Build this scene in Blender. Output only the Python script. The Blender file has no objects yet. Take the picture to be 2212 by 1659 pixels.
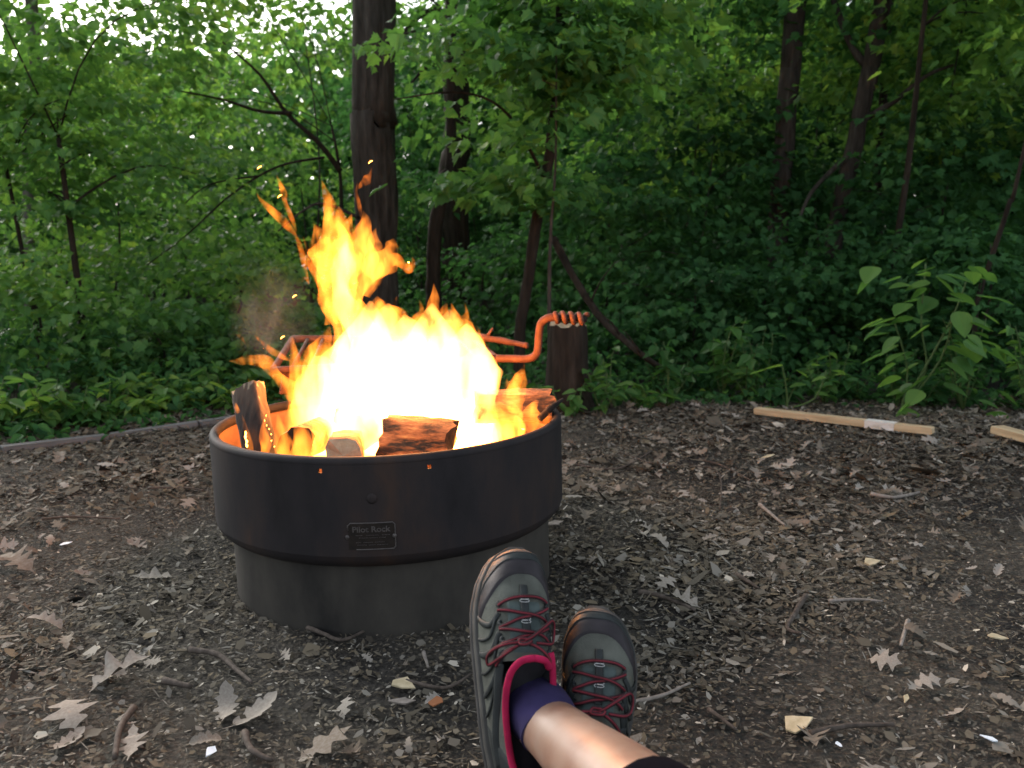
import bpy, math, random
import numpy as np
from mathutils import Vector, Matrix, Euler
R = math.radians
sc = bpy.context.scene
col = sc.collection
rng = np.random.default_rng(11)
random.seed(5)

# ------------------------------------------------------------------ camera, sky, sun, exposure
CAM = Vector((0, 0, 0.765)); PITCH = 9.1
cd = bpy.data.cameras.new('camera'); cam = bpy.data.objects.new('camera', cd); col.objects.link(cam)
cam.location = CAM; cam.rotation_euler = (R(90 - PITCH), 0, 0)
cd.sensor_width = 36; cd.lens = 36 * 0.8432; cd.clip_start = 0.02; cd.clip_end = 500
sc.camera = cam
cd.dof.use_dof = True; cd.dof.focus_distance = 1.5; cd.dof.aperture_fstop = 6.7      # the phone's slightly soft background
w = bpy.data.worlds.new('World'); sc.world = w; w.use_nodes = True
wn, wl = w.node_tree.nodes, w.node_tree.links
sky = wn.new('ShaderNodeTexSky'); sky.sky_type = 'NISHITA'; sky.sun_disc = False
SUN_EL = 28                        # low soft sun behind the trees at the left
sky.sun_elevation = R(SUN_EL); sky.sun_rotation = R(-40); sky.air_density = 1.0; sky.dust_density = 3.0; sky.ozone_density = 1.0
hs = wn.new('ShaderNodeHueSaturation'); hs.inputs['Saturation'].default_value = 0.35
wl.new(sky.outputs[0], hs.inputs['Color'])
bg = wn['Background']; bg.inputs['Strength'].default_value = 0.15
wl.new(hs.outputs[0], bg.inputs['Color'])
sd = bpy.data.lights.new('sun', 'SUN'); sun = bpy.data.objects.new('sun', sd); col.objects.link(sun)
sd.energy = 1.2; sd.angle = R(30); sd.color = (1, 0.96, 0.9)
sun.rotation_euler = Vector((0.55, -0.65, -0.45)).to_track_quat('-Z', 'Y').to_euler()   # shines from the far left towards the camera
sc.view_settings.view_transform = 'Standard'; sc.view_settings.look = 'None'; sc.view_settings.gamma = 1
sc.view_settings.exposure = 1.3
sc.cycles.use_denoising = True
sc.cycles.max_bounces = 8; sc.cycles.diffuse_bounces = 3; sc.cycles.transmission_bounces = 4
sc.cycles.sample_clamp_indirect = 3.0
sc.cycles.volume_step_rate = 1.0

# ------------------------------------------------------------------ helpers
F = 1865.0; SP, CP = math.sin(R(PITCH)), math.cos(R(PITCH))
def ray(px, py):
    a = (px - 1106) / F; b = -(py - 829.5) / F
    return Vector((a, CP + b * SP, -SP + b * CP))
def P(px, py, Y):                    # point of the place at distance Y in front of the camera, seen at (px, py)
    d = ray(px, py); return CAM + d * (Y / d.y)
def G(px, py, z=0.0):                # point of the ground seen at (px, py)
    d = ray(px, py); return CAM + d * ((z - CAM.z) / d.z)

def mesh_np(name, V, flat, starts, totals, smooth=True, tone=None):
    me = bpy.data.meshes.new(name)
    V = np.ascontiguousarray(V, dtype=np.float32)
    me.vertices.add(len(V)); me.vertices.foreach_set('co', V.ravel())
    me.loops.add(len(flat)); me.loops.foreach_set('vertex_index', np.asarray(flat, dtype=np.int32))
    me.polygons.add(len(starts)); me.polygons.foreach_set('loop_start', np.asarray(starts, dtype=np.int32))
    try: me.polygons.foreach_set('loop_total', np.asarray(totals, dtype=np.int32))
    except Exception: pass
    me.polygons.foreach_set('use_smooth', np.full(len(starts), smooth))
    if tone is not None:
        at = me.attributes.new('tone', 'FLOAT', 'FACE'); at.data.foreach_set('value', np.asarray(tone, dtype=np.float32))
    me.update(calc_edges=True); me.validate()
    return me
def mesh_py(name, V, Fc, smooth=True, tone=None):
    me = bpy.data.meshes.new(name); me.from_pydata([tuple(v) for v in V], [], [list(f) for f in Fc])
    me.polygons.foreach_set('use_smooth', np.full(len(me.polygons), smooth))
    if tone is not None:
        at = me.attributes.new('tone', 'FLOAT', 'FACE'); at.data.foreach_set('value', np.asarray(tone, dtype=np.float32))
    me.update(); return me
def link(name, me, mat=None, parent=None, loc=None):
    o = bpy.data.objects.new(name, me); col.objects.link(o)
    if mat is not None and me is not None and not me.materials: me.materials.append(mat)
    if parent is not None: o.parent = parent
    if loc is not None: o.location = loc
    return o
def tag(o, label=None, cat=None, group=None, kind=None):
    for k, v in (('label', label), ('category', cat), ('group', group), ('kind', kind)):
        if v: o[k] = v
    return o
def thing(name, label, cat, loc=(0, 0, 0), group=None):
    o = link(name, None); o.location = loc; o.empty_display_size = 0.05
    return tag(o, label, cat, group)
class MB:
    def __init__(s): s.v = []; s.f = []
    def add(s, V, Fc):
        n = len(s.v); s.v += [tuple(x) for x in V]; s.f += [[i + n for i in f] for f in Fc]; return s
    def build(s, name, mat, parent=None, smooth=True, loc=None):
        return link(name, mesh_py(name, s.v, s.f, smooth), mat, parent, loc)
def frames(pts):
    pts = [Vector(p) for p in pts]; T = []
    for i in range(len(pts)):
        a = pts[max(i - 1, 0)]; b = pts[min(i + 1, len(pts) - 1)]; t = (b - a)
        T.append(t.normalized() if t.length > 1e-9 else Vector((0, 0, 1)))
    up = Vector((0, 0, 1)) if abs(T[0].z) < 0.9 else Vector((0, 1, 0))
    N = []; n = (up - T[0] * up.dot(T[0])).normalized()
    for t in T:
        n = (n - t * n.dot(t)); n = n.normalized() if n.length > 1e-6 else t.orthogonal().normalized(); N.append(n)
    return pts, T, N
def tube(pts, rad, seg=8, flat=1.0, jit=0.0, cap=True, up=None):
    pts, T, N = frames(pts); V = []; Fc = []
    if up is not None:
        N = [(Vector(up) - t * Vector(up).dot(t)).normalized() for t in T]
    n = len(pts); rad = rad if hasattr(rad, '__len__') else [rad] * n
    for i in range(n):
        B = T[i].cross(N[i])
        for k in range(seg):
            a = 2 * math.pi * k / seg; r = rad[i] * (1 + (random.uniform(-jit, jit) if jit else 0))
            V.append(pts[i] + N[i] * (math.sin(a) * r * flat) + B * (math.cos(a) * r))
    for i in range(n - 1):
        for k in range(seg):
            k2 = (k + 1) % seg
            Fc.append([i * seg + k, i * seg + k2, (i + 1) * seg + k2, (i + 1) * seg + k])
    if cap:
        Fc.append(list(range(seg))[::-1]); Fc.append([(n - 1) * seg + k for k in range(seg)])
    return V, Fc
def spline(pts, m=6):
    A = np.array([list(p) for p in pts], dtype=float); n = len(A); out = []
    for i in range(n - 1):
        p0, p1, p2, p3 = A[max(i - 1, 0)], A[i], A[i + 1], A[min(i + 2, n - 1)]
        for k in range(m):
            t = k / m
            out.append(0.5 * (2 * p1 + (p2 - p0) * t + (2 * p0 - 5 * p1 + 4 * p2 - p3) * t * t + (3 * p1 - p0 - 3 * p2 + p3) * t ** 3))
    out.append(A[-1]); return np.array(out)
def box(cx, cy, cz, sx, sy, sz, bev=0.0):
    if bev <= 0:
        V = [(cx + a * sx / 2, cy + b * sy / 2, cz + c * sz / 2) for c in (-1, 1) for b in (-1, 1) for a in (-1, 1)]
        return V, [[0, 2, 3, 1], [4, 5, 7, 6], [0, 1, 5, 4], [2, 6, 7, 3], [0, 4, 6, 2], [1, 3, 7, 5]]
    V = []; h = bev
    prof = [(-sx/2+h, -sy/2), (sx/2-h, -sy/2), (sx/2, -sy/2+h), (sx/2, sy/2-h), (sx/2-h, sy/2), (-sx/2+h, sy/2), (-sx/2, sy/2-h), (-sx/2, -sy/2+h)]
    for z, k in ((-sz/2, 1 - 2*h/max(sx, sy)), (-sz/2+h, 1), (sz/2-h, 1), (sz/2, 1 - 2*h/max(sx, sy))):
        V += [(cx + x * k, cy + y * k, cz + z) for x, y in prof]
    Fc = [list(range(8))[::-1], [24 + i for i in range(8)]]
    for j in range(3):
        for i in range(8): Fc.append([j*8+i, j*8+(i+1) % 8, (j+1)*8+(i+1) % 8, (j+1)*8+i])
    return V, Fc

# ------------------------------------------------------------------ materials
def newmat(name):
    m = bpy.data.materials.new(name); m.use_nodes = True
    return m, m.node_tree.nodes, m.node_tree.links, m.node_tree.nodes['Principled BSDF']
def ramp(n, stops):
    r = n.new('ShaderNodeValToRGB'); cr = r.color_ramp
    while len(cr.elements) < len(stops): cr.elements.new(0.5)
    for e, (p, c) in zip(cr.elements, stops): e.position = p; e.color = (*c, 1)
    return r
def noise_mat(name, stops, scale=(8, 8, 8), detail=6, rough=0.85, bump=0.3, bdist=0.01, metal=0.0, nscale=1.0, spec=0.3, coords='Object', rscale=None):
    m, n, l, b = newmat(name)
    tc = n.new('ShaderNodeTexCoord'); mp = n.new('ShaderNodeMapping'); mp.inputs['Scale'].default_value = scale
    l.new(tc.outputs[coords], mp.inputs[0])
    nz = n.new('ShaderNodeTexNoise'); nz.inputs['Scale'].default_value = nscale; nz.inputs['Detail'].default_value = detail; nz.inputs['Roughness'].default_value = 0.62
    l.new(mp.outputs[0], nz.inputs[0]); r = ramp(n, stops); l.new(nz.outputs[0], r.inputs[0]); l.new(r.outputs[0], b.inputs['Base Color'])
    b.inputs['Roughness'].default_value = rough; b.inputs['Metallic'].default_value = metal; b.inputs['Specular IOR Level'].default_value = spec
    if bump:
        bp = n.new('ShaderNodeBump'); bp.inputs['Strength'].default_value = bump; bp.inputs['Distance'].default_value = bdist
        l.new(nz.outputs[0], bp.inputs['Height']); l.new(bp.outputs[0], b.inputs['Normal'])
    return m
def tone_mat(name, stops, rough=0.7, trans=0.0, tcol=None, spec=0.25, grain=0.0):
    m, n, l, b = newmat(name)
    at = n.new('ShaderNodeAttribute'); at.attribute_name = 'tone'; r = ramp(n, stops)
    src = at.outputs['Fac']
    if grain:
        tc = n.new('ShaderNodeTexCoord'); nz = n.new('ShaderNodeTexNoise'); nz.inputs['Scale'].default_value = grain; nz.inputs['Detail'].default_value = 3
        l.new(tc.outputs['Object'], nz.inputs[0]); mx = n.new('ShaderNodeMath'); mx.operation = 'MULTIPLY_ADD'; mx.inputs[1].default_value = 0.5; 
        l.new(nz.outputs[0], mx.inputs[0]); l.new(at.outputs['Fac'], mx.inputs[2]); sb = n.new('ShaderNodeMath'); sb.operation = 'SUBTRACT'; sb.inputs[1].default_value = 0.25
        l.new(mx.outputs[0], sb.inputs[0]); src = sb.outputs[0]
    l.new(src, r.inputs[0]); l.new(r.outputs[0], b.inputs['Base Color'])
    b.inputs['Roughness'].default_value = rough; b.inputs['Specular IOR Level'].default_value = spec
    if trans:
        tr = n.new('ShaderNodeBsdfTranslucent'); mixc = n.new('ShaderNodeMix'); mixc.data_type = 'RGBA'; mixc.blend_type = 'MULTIPLY'; mixc.inputs[0].default_value = 1
        l.new(r.outputs[0], mixc.inputs[6]); mixc.inputs[7].default_value = (*tcol, 1); l.new(mixc.outputs[2], tr.inputs['Color'])
        ms = n.new('ShaderNodeMixShader'); ms.inputs[0].default_value = trans
        l.new(b.outputs[0], ms.inputs[1]); l.new(tr.outputs[0], ms.inputs[2]); l.new(ms.outputs[0], n['Material Output'].inputs['Surface'])
    return m
def plain(name, c, rough=0.6, metal=0.0, spec=0.4):
    m, n, l, b = newmat(name); b.inputs['Base Color'].default_value = (*c, 1); b.inputs['Roughness'].default_value = rough
    b.inputs['Metallic'].default_value = metal; b.inputs['Specular IOR Level'].default_value = spec; return m
def glow(name, c, s):
    m, n, l, b = newmat(name); b.inputs['Base Color'].default_value = (0.05, 0.02, 0.01, 1)
    b.inputs['Emission Color'].default_value = (*c, 1); b.inputs['Emission Strength'].default_value = s; return m

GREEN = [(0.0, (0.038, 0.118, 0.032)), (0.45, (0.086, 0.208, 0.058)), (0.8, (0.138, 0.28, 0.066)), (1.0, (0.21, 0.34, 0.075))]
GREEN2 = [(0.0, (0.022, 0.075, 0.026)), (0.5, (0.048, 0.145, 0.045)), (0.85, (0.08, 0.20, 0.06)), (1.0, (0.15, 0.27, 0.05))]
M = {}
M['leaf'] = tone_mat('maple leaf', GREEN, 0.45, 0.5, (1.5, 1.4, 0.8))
M['leaf_dark'] = tone_mat('shade-toned leaf', GREEN2, 0.62, 0.4, (1.4, 1.35, 0.9), 0.15)  # darker copy of the leaf: the wood's shade put into the colour
M['bark'] = noise_mat('bark', [(0.3, (0.017, 0.0145, 0.0125)), (0.55, (0.05, 0.044, 0.038)), (0.75, (0.095, 0.085, 0.075))], (26, 26, 4), 8, 0.95, 0.9, 0.02, spec=0.1)
M['bark_dark'] = noise_mat('dark bark', [(0.3, (0.012, 0.010, 0.008)), (0.6, (0.035, 0.028, 0.022)), (0.8, (0.06, 0.05, 0.042))], (30, 30, 5), 7, 0.95, 0.7, 0.012, spec=0.1)
M['bark_pale'] = noise_mat('pale bark', [(0.3, (0.07, 0.062, 0.055)), (0.6, (0.15, 0.135, 0.12)), (0.8, (0.2, 0.185, 0.165))], (24, 24, 5), 7, 0.95, 0.6, 0.012, spec=0.1)
M['steel'] = noise_mat('weathered steel', [(0.28, (0.007, 0.0062, 0.0076)), (0.45, (0.0155, 0.0134, 0.0155)), (0.57, (0.025, 0.0185, 0.018)), (0.72, (0.05, 0.027, 0.018))], (9, 9, 3.2), 10, 0.74, 0.35, 0.004, metal=0.2, spec=0.4)
M['steel_lower'] = noise_mat('lower ring steel', [(0.3, (0.017, 0.0165, 0.016)), (0.48, (0.042, 0.039, 0.034)), (0.66, (0.066, 0.06, 0.051)), (0.8, (0.08, 0.06, 0.045))], (6, 6, 3), 9, 0.8, 0.15, 0.004, metal=0.1, spec=0.3)
M['rust'] = noise_mat('rusted inner steel', [(0.3, (0.10, 0.05, 0.03)), (0.55, (0.22, 0.12, 0.07)), (0.8, (0.34, 0.22, 0.14))], (7, 7, 7), 8, 0.85, 0.2, 0.004)
M['rod'] = noise_mat('rusty rod', [(0.3, (0.07, 0.028, 0.018)), (0.6, (0.13, 0.055, 0.035)), (0.8, (0.2, 0.10, 0.07))], (30, 30, 30), 5, 0.7, 0.2, 0.002, metal=0.2)
M['wood'] = noise_mat('pale sawn wood', [(0.25, (0.30, 0.215, 0.12)), (0.5, (0.46, 0.36, 0.22)), (0.75, (0.58, 0.48, 0.32))], (5, 60, 60), 6, 0.8, 0.15, 0.002)
M['wood_white'] = noise_mat('worn white paint', [(0.3, (0.40, 0.36, 0.27)), (0.5, (0.58, 0.57, 0.53)), (0.7, (0.66, 0.66, 0.64))], (20, 60, 60), 5, 0.85, 0.1, 0.001)
M['timber'] = noise_mat('grey timber', [(0.3, (0.085, 0.086, 0.086)), (0.6, (0.15, 0.152, 0.152)), (0.8, (0.21, 0.212, 0.212))], (3, 30, 30), 6, 0.9, 0.4, 0.004)
M['log'] = noise_mat('firewood', [(0.3, (0.06, 0.03, 0.018)), (0.5, (0.20, 0.11, 0.06)), (0.75, (0.42, 0.27, 0.16))], (5, 45, 45), 7, 0.9, 0.8, 0.01)
M['char'] = noise_mat('charred wood', [(0.3, (0.008, 0.007, 0.006)), (0.6, (0.03, 0.022, 0.018)), (0.8, (0.08, 0.05, 0.035))], (30, 30, 30), 6, 0.95, 0.8, 0.008)
M['log_end'] = noise_mat('log end', [(0.3, (0.28, 0.20, 0.12)), (0.6, (0.45, 0.36, 0.24)), (0.8, (0.55, 0.46, 0.34))], (40, 40, 40), 5, 0.9, 0.2, 0.003)
M['ash'] = noise_mat('ash', [(0.3, (0.04, 0.03, 0.025)), (0.6, (0.2, 0.17, 0.15)), (0.8, (0.4, 0.37, 0.34))], (20, 20, 20), 6, 1.0, 0.6, 0.01)
M['ember'] = glow('ember', (1.0, 0.30, 0.04), 9.0)
M['ember_hot'] = glow('hot ember', (1.0, 0.55, 0.15), 22.0)
M['litter'] = tone_mat('leaf litter', [(0.0, (0.034, 0.031, 0.027)), (0.22, (0.086, 0.073, 0.052)), (0.4, (0.108, 0.101, 0.083)), (0.5, (0.15, 0.123, 0.082)), (0.6, (0.16, 0.151, 0.129)), (0.93, (0.33, 0.31, 0.265)), (1.0, (0.5, 0.46, 0.38))], 0.9, spec=0.15)
M['oak'] = tone_mat('dry oak leaf', [(0.0, (0.085, 0.066, 0.046)), (0.45, (0.185, 0.158, 0.125)), (0.85, (0.32, 0.30, 0.265)), (1.0, (0.45, 0.43, 0.38))], 0.85, spec=0.2, grain=18)
M['stick'] = noise_mat('dead twig', [(0.3, (0.04, 0.032, 0.026)), (0.6, (0.10, 0.082, 0.068)), (0.8, (0.17, 0.145, 0.125))], (60, 60, 20), 5, 0.9, 0.3, 0.002)
M['stick_pale'] = noise_mat('pale twig', [(0.3, (0.16, 0.14, 0.12)), (0.6, (0.27, 0.24, 0.21)), (0.8, (0.36, 0.33, 0.29))], (60, 60, 20), 5, 0.9, 0.3, 0.002)
M['paper'] = plain('white paper', (0.75, 0.82, 0.88), 0.8)
M['chip'] = noise_mat('wood chip', [(0.3, (0.40, 0.33, 0.20)), (0.6, (0.55, 0.47, 0.31)), (0.8, (0.65, 0.57, 0.40))], (60, 60, 60), 5, 0.9, 0.3, 0.002)
M['orange_leaf'] = plain('orange chip', (0.30, 0.12, 0.05), 0.8)

# soil
def soil_mat():
    m, n, l, b = newmat('soil')
    tc = n.new('ShaderNodeTexCoord')
    a = n.new('ShaderNodeTexNoise'); a.inputs['Scale'].default_value = 2.2; a.inputs['Detail'].default_value = 5
    f = n.new('ShaderNodeTexNoise'); f.inputs['Scale'].default_value = 75; f.inputs['Detail'].default_value = 8; f.inputs['Roughness'].default_value = 0.75
    v = n.new('ShaderNodeTexVoronoi'); v.inputs['Scale'].default_value = 95; v.inputs['Randomness'].default_value = 1
    for t in (a, f, v): l.new(tc.outputs['Object'], t.inputs['Vector'])
    r1 = ramp(n, [(0.3, (0.036, 0.035, 0.034)), (0.5, (0.082, 0.076, 0.065)), (0.7, (0.122, 0.111, 0.092))]); l.new(a.outputs[0], r1.inputs[0])
    r2 = ramp(n, [(0.3, (0.35, 0.35, 0.35)), (0.55, (1, 1, 1)), (0.75, (1.9, 1.8, 1.65))]); l.new(f.outputs[0], r2.inputs[0])
    mx = n.new('ShaderNodeMix'); mx.data_type = 'RGBA'; mx.blend_type = 'MULTIPLY'; mx.inputs[0].default_value = 1
    l.new(r1.outputs[0], mx.inputs[6]); l.new(r2.outputs[0], mx.inputs[7]); l.new(mx.outputs[2], b.inputs['Base Color'])
    b.inputs['Roughness'].default_value = 0.95; b.inputs['Specular IOR Level'].default_value = 0.15
    bp = n.new('ShaderNodeBump'); bp.inputs['Strength'].default_value = 0.9; bp.inputs['Distance'].default_value = 0.012
    ad = n.new('ShaderNodeMath'); ad.operation = 'ADD'; l.new(f.outputs[0], ad.inputs[0]); l.new(v.outputs['Distance'], ad.inputs[1])
    l.new(ad.outputs[0], bp.inputs['Height']); l.new(bp.outputs[0], b.inputs['Normal'])
    return m
M['soil'] = soil_mat()

# ------------------------------------------------------------------ ground
def hills(x, y):
    z = 0.010 * np.sin(x * 3.1 + 1) * np.cos(y * 2.7) + 0.007 * np.sin(x * 7.3 + y * 5.1) + 0.004 * np.sin(x * 17 + 2) * np.sin(y * 15)
    z = z + 0.035 * np.exp(-((x - 1.6) ** 2) / 0.9 - ((y - 3.3) ** 2) / 0.25)          # bank of leaves before the boards
    d = np.hypot(x + 0.275, y - 1.97)
    return z * np.clip((d - 0.3) / 0.3, 0, 1)
gx = np.concatenate([np.linspace(-60, -6, 10), np.linspace(-5.5, 5.5, 111), np.linspace(6, 60, 10)])
gy = np.concatenate([np.linspace(-40, -3, 8), np.linspace(-2.5, 8, 106), np.linspace(9, 80, 14)])
X, Y = np.meshgrid(gx, gy); Z = hills(X, Y)
nx, ny = len(gx), len(gy)
idx = np.arange(nx * ny).reshape(ny, nx)
q = np.stack([idx[:-1, :-1], idx[:-1, 1:], idx[1:, 1:], idx[1:, :-1]], -1).reshape(-1, 4)
me = mesh_np('ground', np.stack([X, Y, Z], -1).reshape(-1, 3), q.ravel(), np.arange(len(q)) * 4, np.full(len(q), 4))
ground = link('ground', me, M['soil']); tag(ground, 'dark trodden soil of the campsite clearing', 'ground', kind='structure')
def gz(x, y): return float(hills(np.array(x, float), np.array(y, float)))
def G(px, py, lift=0.0):             # point of the uneven ground seen at (px, py)
    d = ray(px, py); z = 0.0
    for _ in range(6): p = CAM + d * ((z + lift - CAM.z) / d.z); z = gz(p.x, p.y)
    return p

# ------------------------------------------------------------------ leaves as arrays
MAPLE = np.array([(0, 0), (.20, .02), (.46, .10), (.38, .26), (.60, .46), (.36, .50), (.30, .74), (.14, .70), (0, 1.0)])
OVAL = np.array([(0, 0), (.26, .20), (.30, .48), (.16, .80), (0, 1.0)])
DIAM = np.array([(0, 0), (.36, .36), (.22, .68), (0, 1.0)])
def leaf_arrays(base, yaw, pitch, roll, size, outline, fold=0.25, droop=0.25):
    """two half blades joined at the midrib, for every leaf"""
    n = len(base); k = len(outline)
    right = outline; left = outline[1:-1] * np.array([-1, 1])
    loc = np.concatenate([right, left])                             # k + k-2 points
    x = loc[:, 0]; y = loc[:, 1]; z = fold * np.abs(x) - droop * y * y
    L = np.stack([x, y, z], -1)[None] * size[:, None, None]
    cy, sy = np.cos(yaw), np.sin(yaw); cp, sp = np.cos(pitch), np.sin(pitch); cr, sr = np.cos(roll), np.sin(roll)
    # roll about y, pitch about x, yaw about z
    X1 = L[..., 0] * cr[:, None] + L[..., 2] * sr[:, None]; Z1 = -L[..., 0] * sr[:, None] + L[..., 2] * cr[:, None]; Y1 = L[..., 1]
    Y2 = Y1 * cp[:, None] - Z1 * sp[:, None]; Z2 = Y1 * sp[:, None] + Z1 * cp[:, None]
    X3 = X1 * cy[:, None] - Y2 * sy[:, None]; Y3 = X1 * sy[:, None] + Y2 * cy[:, None]
    V = np.stack([X3, Y3, Z2], -1) + base[:, None, :]
    m = 2 * k - 2
    fr = list(range(k)); fl = [0] + [k - 1] + list(range(m - 1, k - 1, -1))
    f1 = np.array(fr + fl)
    flat = (np.arange(n)[:, None] * m + f1[None]).ravel()
    tot = np.tile(np.array([len(fr), len(fl)]), n); starts = np.concatenate([[0], np.cumsum(tot)[:-1]])
    return V.reshape(-1, 3), flat, starts, tot
def leaf_mesh(name, base, size, tone, outline, spread=0.45, yaw=None, pitch=None, fold=0.25, droop=0.3):
    n = len(base)
    yaw = rng.uniform(0, 2 * np.pi, n) if yaw is None else yaw
    pitch = rng.normal(-0.25, spread, n) if pitch is None else pitch
    roll = rng.normal(0, spread, n)
    V, fl, st, to = leaf_arrays(base, yaw, pitch, roll, size, outline, fold, droop)
    return mesh_np(name, V, fl, st, to, False, np.repeat(tone, 2))
def sprays(centers, dirs, per, rad, flatn=0.22):
    """leaf positions: each spray a flat drooping fan of leaves"""
    n = len(centers); k = per
    t = rng.uniform(-1, 1, (n, k)); s = rng.normal(0, 0.42, (n, k)); h = rng.normal(0, flatn * 0.5, (n, k))
    c, s_ = np.cos(dirs)[:, None], np.sin(dirs)[:, None]
    r = rad[:, None] if hasattr(rad, '__len__') else rad
    x = (t * c - s * s_) * r; y = (t * s_ + s * c) * r; z = (h - 0.22 * t * t) * r
    pos = np.stack([x, y, z], -1) + centers[:, None, :]
    yaw = dirs[:, None] - np.pi / 2 + np.where(s > 0, 0.8, -0.8) + rng.normal(0, 0.5, (n, k))
    return pos.reshape(-1, 3), yaw.ravel()
def ellipsoid(n, c, r, shell=0.35):
    v = rng.normal(0, 1, (n, 3)); v /= np.linalg.norm(v, axis=1)[:, None]
    u = rng.uniform(shell ** 3, 1, n) ** (1 / 3)
    return np.array(c)[None] + v * u[:, None] * np.array(r)[None]

# ------------------------------------------------------------------ trees
def limb_path(a, b, sag=0.12, n=6):
    a = np.array(a, float); b = np.array(b, float); d = np.linalg.norm(b - a); out = []
    w1 = rng.normal(0, 0.05 * d, 3)
    for i in range(n + 1):
        t = i / n; p = a + (b - a) * t; p = p + w1 * math.sin(math.pi * t); p[2] += sag * d * math.sin(math.pi * t * 0.9); out.append(p)
    return out
def tree(name, label, path, radii, crowns, mat='bark', group=None, limbs=6, leafmat='leaf', outline=None, leaf=0.085, per=16, spray=0.30, tone=0.5, extra=None, cat='tree', seg=12):
    """path: trunk points from the ground up; crowns: list of (centre, radii, number of sprays)"""
    path = [Vector(p) for p in path]; base = path[0].copy()
    t = thing(name, label, cat, base, group); tone = tone + rng.normal(0, .04)
    sp = spline(path, 5); rr = np.interp(np.linspace(0, 1, len(sp)), np.linspace(0, 1, len(radii)), radii)
    sp = sp + rng.normal(0, 0.012, sp.shape) * rr[:, None] * 4
    V, Fc = tube([Vector(p) - base for p in sp], rr, seg, jit=0.07)
    link('trunk', mesh_py('trunk', V, Fc), M[mat], t)
    pos = []; yw = []
    L = []
    for c, r, n in crowns:
        cs = ellipsoid(n, c, r); d = np.arctan2(cs[:, 1] - np.mean(sp[:, 1]), cs[:, 0] - np.mean(sp[:, 0])) + rng.normal(0, 0.6, n)
        p, y = sprays(cs, d, int(per * 1.6), spray * rng.uniform(0.7, 1.3, n)); pos.append(p); yw.append(y); L.append(cs)
    pos = np.concatenate(pos); yw = np.concatenate(yw); cs = np.concatenate(L)
    keep = pos[:, 2] > 0.05; pos = pos[keep]; yw = yw[keep]
    n = len(pos)
    ph = rng.uniform(0, 6.28, 3); cl = np.sin(pos[:, 0] * 4.1 + ph[0]) * np.sin(pos[:, 2] * 5.3 + ph[1]) + .6 * np.sin(pos[:, 1] * 6.1 + pos[:, 0] * 3 + ph[2])
    tn = np.clip(rng.normal(tone, 0.15, n) + .16 * cl, 0, 1)
    me = leaf_mesh('crown', pos - np.array(base)[None], leaf * 0.74 * rng.uniform(0.6, 1.25, n), tn, MAPLE if outline is None else outline, 0.42, yaw=yw)
    o = link('crown', me, M[leafmat], t); tag(o, kind='stuff')
    for i in range(limbs):
        e = cs[rng.integers(len(cs))]
        j = np.argmin(np.abs(sp[:, 2] - (e[2] - 0.25 * np.linalg.norm(e[:2] - sp[len(sp) // 2][:2]))))
        a = sp[j]; d = np.linalg.norm(e - a)
        if d > 4.0: continue
        r0 = min(rr[j] * 0.5, 0.008 + d * 0.008)
        pth = limb_path(a - np.array(base), e - np.array(base))
        V, Fc = tube(pth, np.linspace(r0, 0.003, len(pth)), 6); link('limb', mesh_py('limb', V, Fc), M[mat], t)
    for pth, r0, r1 in (extra or []):
        s2 = spline(pth, 5); V, Fc = tube([Vector(p) - base for p in s2], np.linspace(r0, r1, len(s2)), 8); link('limb', mesh_py('limb', V, Fc), M[mat], t)
    return t
def px_path(pts, Y):     # points (px, py) up a trunk at distance Y, the first brought down to the ground
    out = [P(x, y, Y) for x, y in pts]; b = out[0].copy(); b.z = 0.0
    return [b] + out if out[0].z > 0.03 else [Vector((out[0].x, out[0].y, 0))] + out[1:]
def up(path, h, dx=0.0, dy=0.0):
    l = path[-1]; return path + [Vector((l.x + dx, l.y + dy, h))]
def mw(wpx, Y): return wpx / F * Y / 2     # half-width in metres

# the tall trunk behind the fire
tree('tall_oak_tree', 'tall straight tree with the thickest dark trunk, right behind the flames', up(px_path([(815, 700), (813, 520), (808, 250), (806, 0)], 5.6), 10.0),
     [mw(104, 5.6), mw(92, 5.6), mw(90, 5.6), mw(90, 5.6), 0.1], [((-1.2, 5.9, 7.6), (2.6, 2.4, 2.2), 260)], 'bark', None, 7, leaf=0.15, spray=0.5, per=14, seg=20,
     extra=[([P(775, 470, 5.5), P(700, 440, 5.4), P(655, 455, 5.35), P(600, 500, 5.3)], 0.012, 0.004)])
# dark conifer-like trunk to its right
tree('dark_tree', 'dark trunk with dead drooping branches just right of the thickest trunk', up(px_path([(985, 560), (975, 400), (990, 300), (985, 150), (988, 0)], 7.6), 9.5),
     [mw(64, 7.6), mw(60, 7.6), mw(56, 7.6), mw(54, 7.6), 0.09], [((-0.6, 8.2, 3.6), (1.0, 0.8, 1.6), 70), ((-0.4, 8, 7.6), (2.2, 2, 1.8), 160)], 'bark_dark', None, 9, 'leaf_dark', DIAM, 0.07, 12, 0.32, 0.2,
     extra=[([P(985, 60, 7.6), P(940, 20, 7.5), P(880, 60, 7.4), P(860, 110, 7.3)], 0.035, 0.008), ([P(985, 150, 7.6), P(930, 140, 7.4), P(880, 190, 7.2)], 0.03, 0.006)])
tree('slender_tree', 'slim dark trunk glowing reddish near its foot, behind the right edge of the flames', up(px_path([(938, 690), (937, 600), (940, 490), (960, 380), (975, 250)], 5.9), 5.2),
     [mw(36, 5.9), mw(32, 5.9), mw(28, 5.9), 0.02], [((-0.35, 6.3, 2.2), (0.7, 0.5, 0.7), 40)], 'bark_dark', None, 5, 'leaf', None, 0.08, 14, 0.26, 0.4)
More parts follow.
